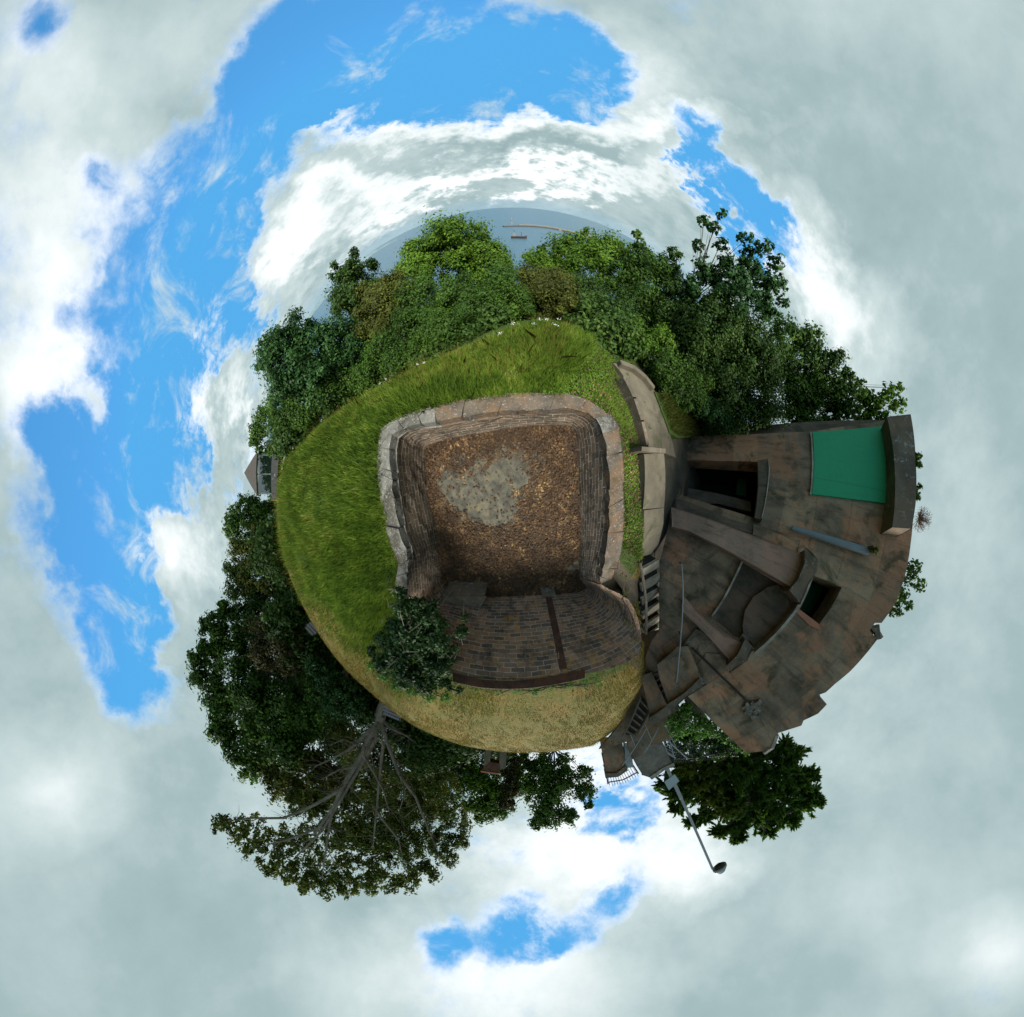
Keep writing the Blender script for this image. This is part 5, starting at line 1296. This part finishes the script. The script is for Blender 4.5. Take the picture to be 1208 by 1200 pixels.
tree('ivy_plant', 'dark ivy in the gap behind the railing and under the bright ivy', 'ivy', [(800, 875, 16, 7.6), (825, 880, 16, 7.6), (850, 884, 14, 7.6), (785, 862, 8, 7.6), (800, 850, 14, 7.4), (815, 865, 16, 7.4), (840, 872, 14, 7.4), (810, 838, 10, 7.2), (862, 880, 12, 7.4)], LEAF['dark'], None, smin=.08, cover=5)
tree('weed_clump', 'low green weeds growing along the steel girder', 'weeds', [(610, 815, 7, 3.05, .8), (630, 815, 8, 3.05, .8), (650, 811, 8, 3.05, .8), (670, 809, 8, 3.1, .8), (690, 807, 8, 3.2, .8), (705, 805, 7, 3.3, .8), (590, 818, 6, 3.1, .6)], LEAF['ivy_light'], None, smin=.02, cover=1.0)
tree('weed_clump', 'scrubby weeds on the mossy corner above the steps', 'weeds', [(742, 735, 7, 3.4, .5), (750, 715, 6, 3.3, .5), (748, 755, 7, 3.6, .5), (738, 700, 6, 2.8, .5), (735, 680, 6, 2.5, .5)], LEAF['olive'], None, smin=.02, cover=.8)

# grass blades on the banks
def blades(n_, az_rng, t_rng, len_rng, wid, keep, lean=.35, pw=1.0):
    az = rng.uniform(*az_rng, n_); t_ = t_rng[0] + (t_rng[1] - t_rng[0]) * rng.random(n_) ** pw
    az = (az + 180) % 360 - 180
    k = keep(az, t_); az = az[k]; t_ = t_[k]; n_ = len(az)
    d, z = ground_at(az, t_)
    P = np.stack([d * np.cos(np.radians(az)), d * np.sin(np.radians(az)), z], 1)
    patchy = .75 + .35 * np.sin(P[:, 0] * 2.1 + 1.3 * np.sin(P[:, 1] * 1.7)) * np.cos(P[:, 1] * 2.6)
    L_ = rng.uniform(*len_rng, n_) * patchy
    sc_ = .55 + .45 * d / 4
    an = rng.random(n_) * 2 * np.pi
    side = np.stack([np.cos(an), np.sin(an), np.zeros(n_)], 1) * (wid * sc_)[:, None]
    ln = rng.normal(0, lean, (n_, 3)); ln[:, 2] = 1; ln += np.array([.12, .05, 0]); ln /= np.linalg.norm(ln, axis=1)[:, None]
    mid = P + ln * (L_ * .55)[:, None]
    tip = mid + (ln + rng.normal(0, .35, (n_, 3)) * [1, 1, .3]) * (L_ * .5)[:, None]
    return np.stack([P - side, P + side, mid + side * .8, tip, mid - side * .8], 1)
tbl = lambda az: np.interp(az, AZ, tb, period=360)
g1 = blades(150000, (62, 240), (-.02, 1.04), (.10, .24), .006, lambda a, t_: t_ < tbl(a) + .04 + rng.normal(0, .16, len(a)), pw=.8)
g2 = blades(30000, (-28, 66), (0, 1.0), (.04, .11), .006, lambda a, t_: t_ < 1.2, lean=.8)
g3_ = blades(14000, (-175, -115), (-.02, .5), (.06, .18), .006, lambda a, t_: t_ < tbl(a) + .05)
g7 = blades(16000, (-200, -95), (.0, .9), (.04, .14), .005, lambda a, t_: np.abs(t_ - tbl(a)) < .22, lean=.6)
quads_obj('grass', np.concatenate([g1, g2, g3_, g7[::2]]), LEAF['grass'], kind='stuff', label='long green grass on the banks round the pit', category='grass')
g4 = blades(90000, (-235, -42), (0, 1.03), (.015, .05), .006, lambda a, t_: t_ > tbl(a) - .08 + rng.normal(0, .1, len(a)), lean=.9, pw=.6)
g5 = blades(2600, (70, 200), (.2, 1.02), (.28, .46), .003, lambda a, t_: t_ < 2, lean=.3)
g6 = blades(1500, (-72, -42), (.0, .5), (.05, .14), .004, lambda a, t_: t_ < 2, lean=.5)
quads_obj('dry_grass', np.concatenate([g4, g5, g6, g7[1::2]]), LEAF['drygrass'], kind='stuff', label='short dry yellow grass of the lawn', category='grass')
# ground cover leaves on the east bank
az = rng.uniform(-25, 75, 14000); t_ = rng.random(14000); d, z = ground_at(az, t_)
P = np.stack([d * np.cos(np.radians(az)), d * np.sin(np.radians(az)), z + .01 + .05 * rng.random(14000)], 1)
kp = (np.sin(P[:, 0] * 5) * np.cos(P[:, 1] * 6 + 1) + rng.normal(0, .5, len(P))) > -.2
quads_obj('ground_cover', flat_leaves(kp.sum(), P[kp], .04, .6), LEAF['fresh'], kind='stuff', label='leafy weeds on the bank between pit and retaining wall', category='weeds')
az = rng.uniform(-35, 60, 2500); t_ = rng.random(2500); d, z = ground_at(az, t_)
P = np.stack([d * np.cos(np.radians(az)), d * np.sin(np.radians(az)), z + .06], 1)
quads_obj('fallen_leaves', flat_leaves(len(P), P, .035, .5), LEAF['litter'], kind='stuff', label='scattered brown leaves on the bank', category='leaves')
vp = [G(x, y, 1.69) for x, y in [(774, 464), (800, 474), (820, 482), (834, 500), (832, 513), (802, 515), (792, 510), (783, 486)]]
xs = rng.uniform(min(q.x for q in vp), max(q.x for q in vp), 9000); ys = rng.uniform(min(q.y for q in vp), max(q.y for q in vp), 9000)
ok = inside(vp, xs, ys); P = np.stack([xs, ys, np.full(9000, EYE - 1.67)], 1)[ok]
an = rng.random(len(P)) * 6.28; sd_ = np.stack([np.cos(an), np.sin(an), 0 * an], 1) * .008
tip = P + rng.normal(0, .05, P.shape) + np.array([0, 0, .12]); quads_obj('verge_grass', np.stack([P - sd_, P + sd_, tip + sd_ * .3, tip - sd_ * .3], 1), LEAF['olive'], kind='stuff', label='olive grass on the verge between path and building', category='grass')
tree('weed_clump', 'green weeds creeping over the near end of the path', 'weeds', [(738, 443, 6, 3.4, .6), (744, 452, 6, 3.4, .5), (752, 440, 5, 3.8, .5), (757, 478, 5, 3.3, .5), (764, 505, 5, 3.1, .5), (730, 432, 6, 3.5, .7)], LEAF['fresh'], None, smin=.025, cover=1.2)
# white umbels at the brow of the grass
fl_ = []
for (a0, a1, k_) in ((75, 100, 7), (120, 175, 9), (165, 190, 5)):
    for _ in range(k_):
        az = rng.uniform(a0, a1); t_ = rng.uniform(.75, 1.0); d, z = ground_at(az, t_)
        C = np.array([d * math.cos(R(az)), d * math.sin(R(az)), z + rng.uniform(.18, .3)])
        P = C + rng.normal(0, .022, (16, 3)) * [1, 1, .3]; fl_.append(flat_leaves(16, P, .018, .3))
quads_obj('white_flowers', np.concatenate(fl_), M['white'], kind='stuff', label='small white flower heads scattered in the long grass', category='flowers')
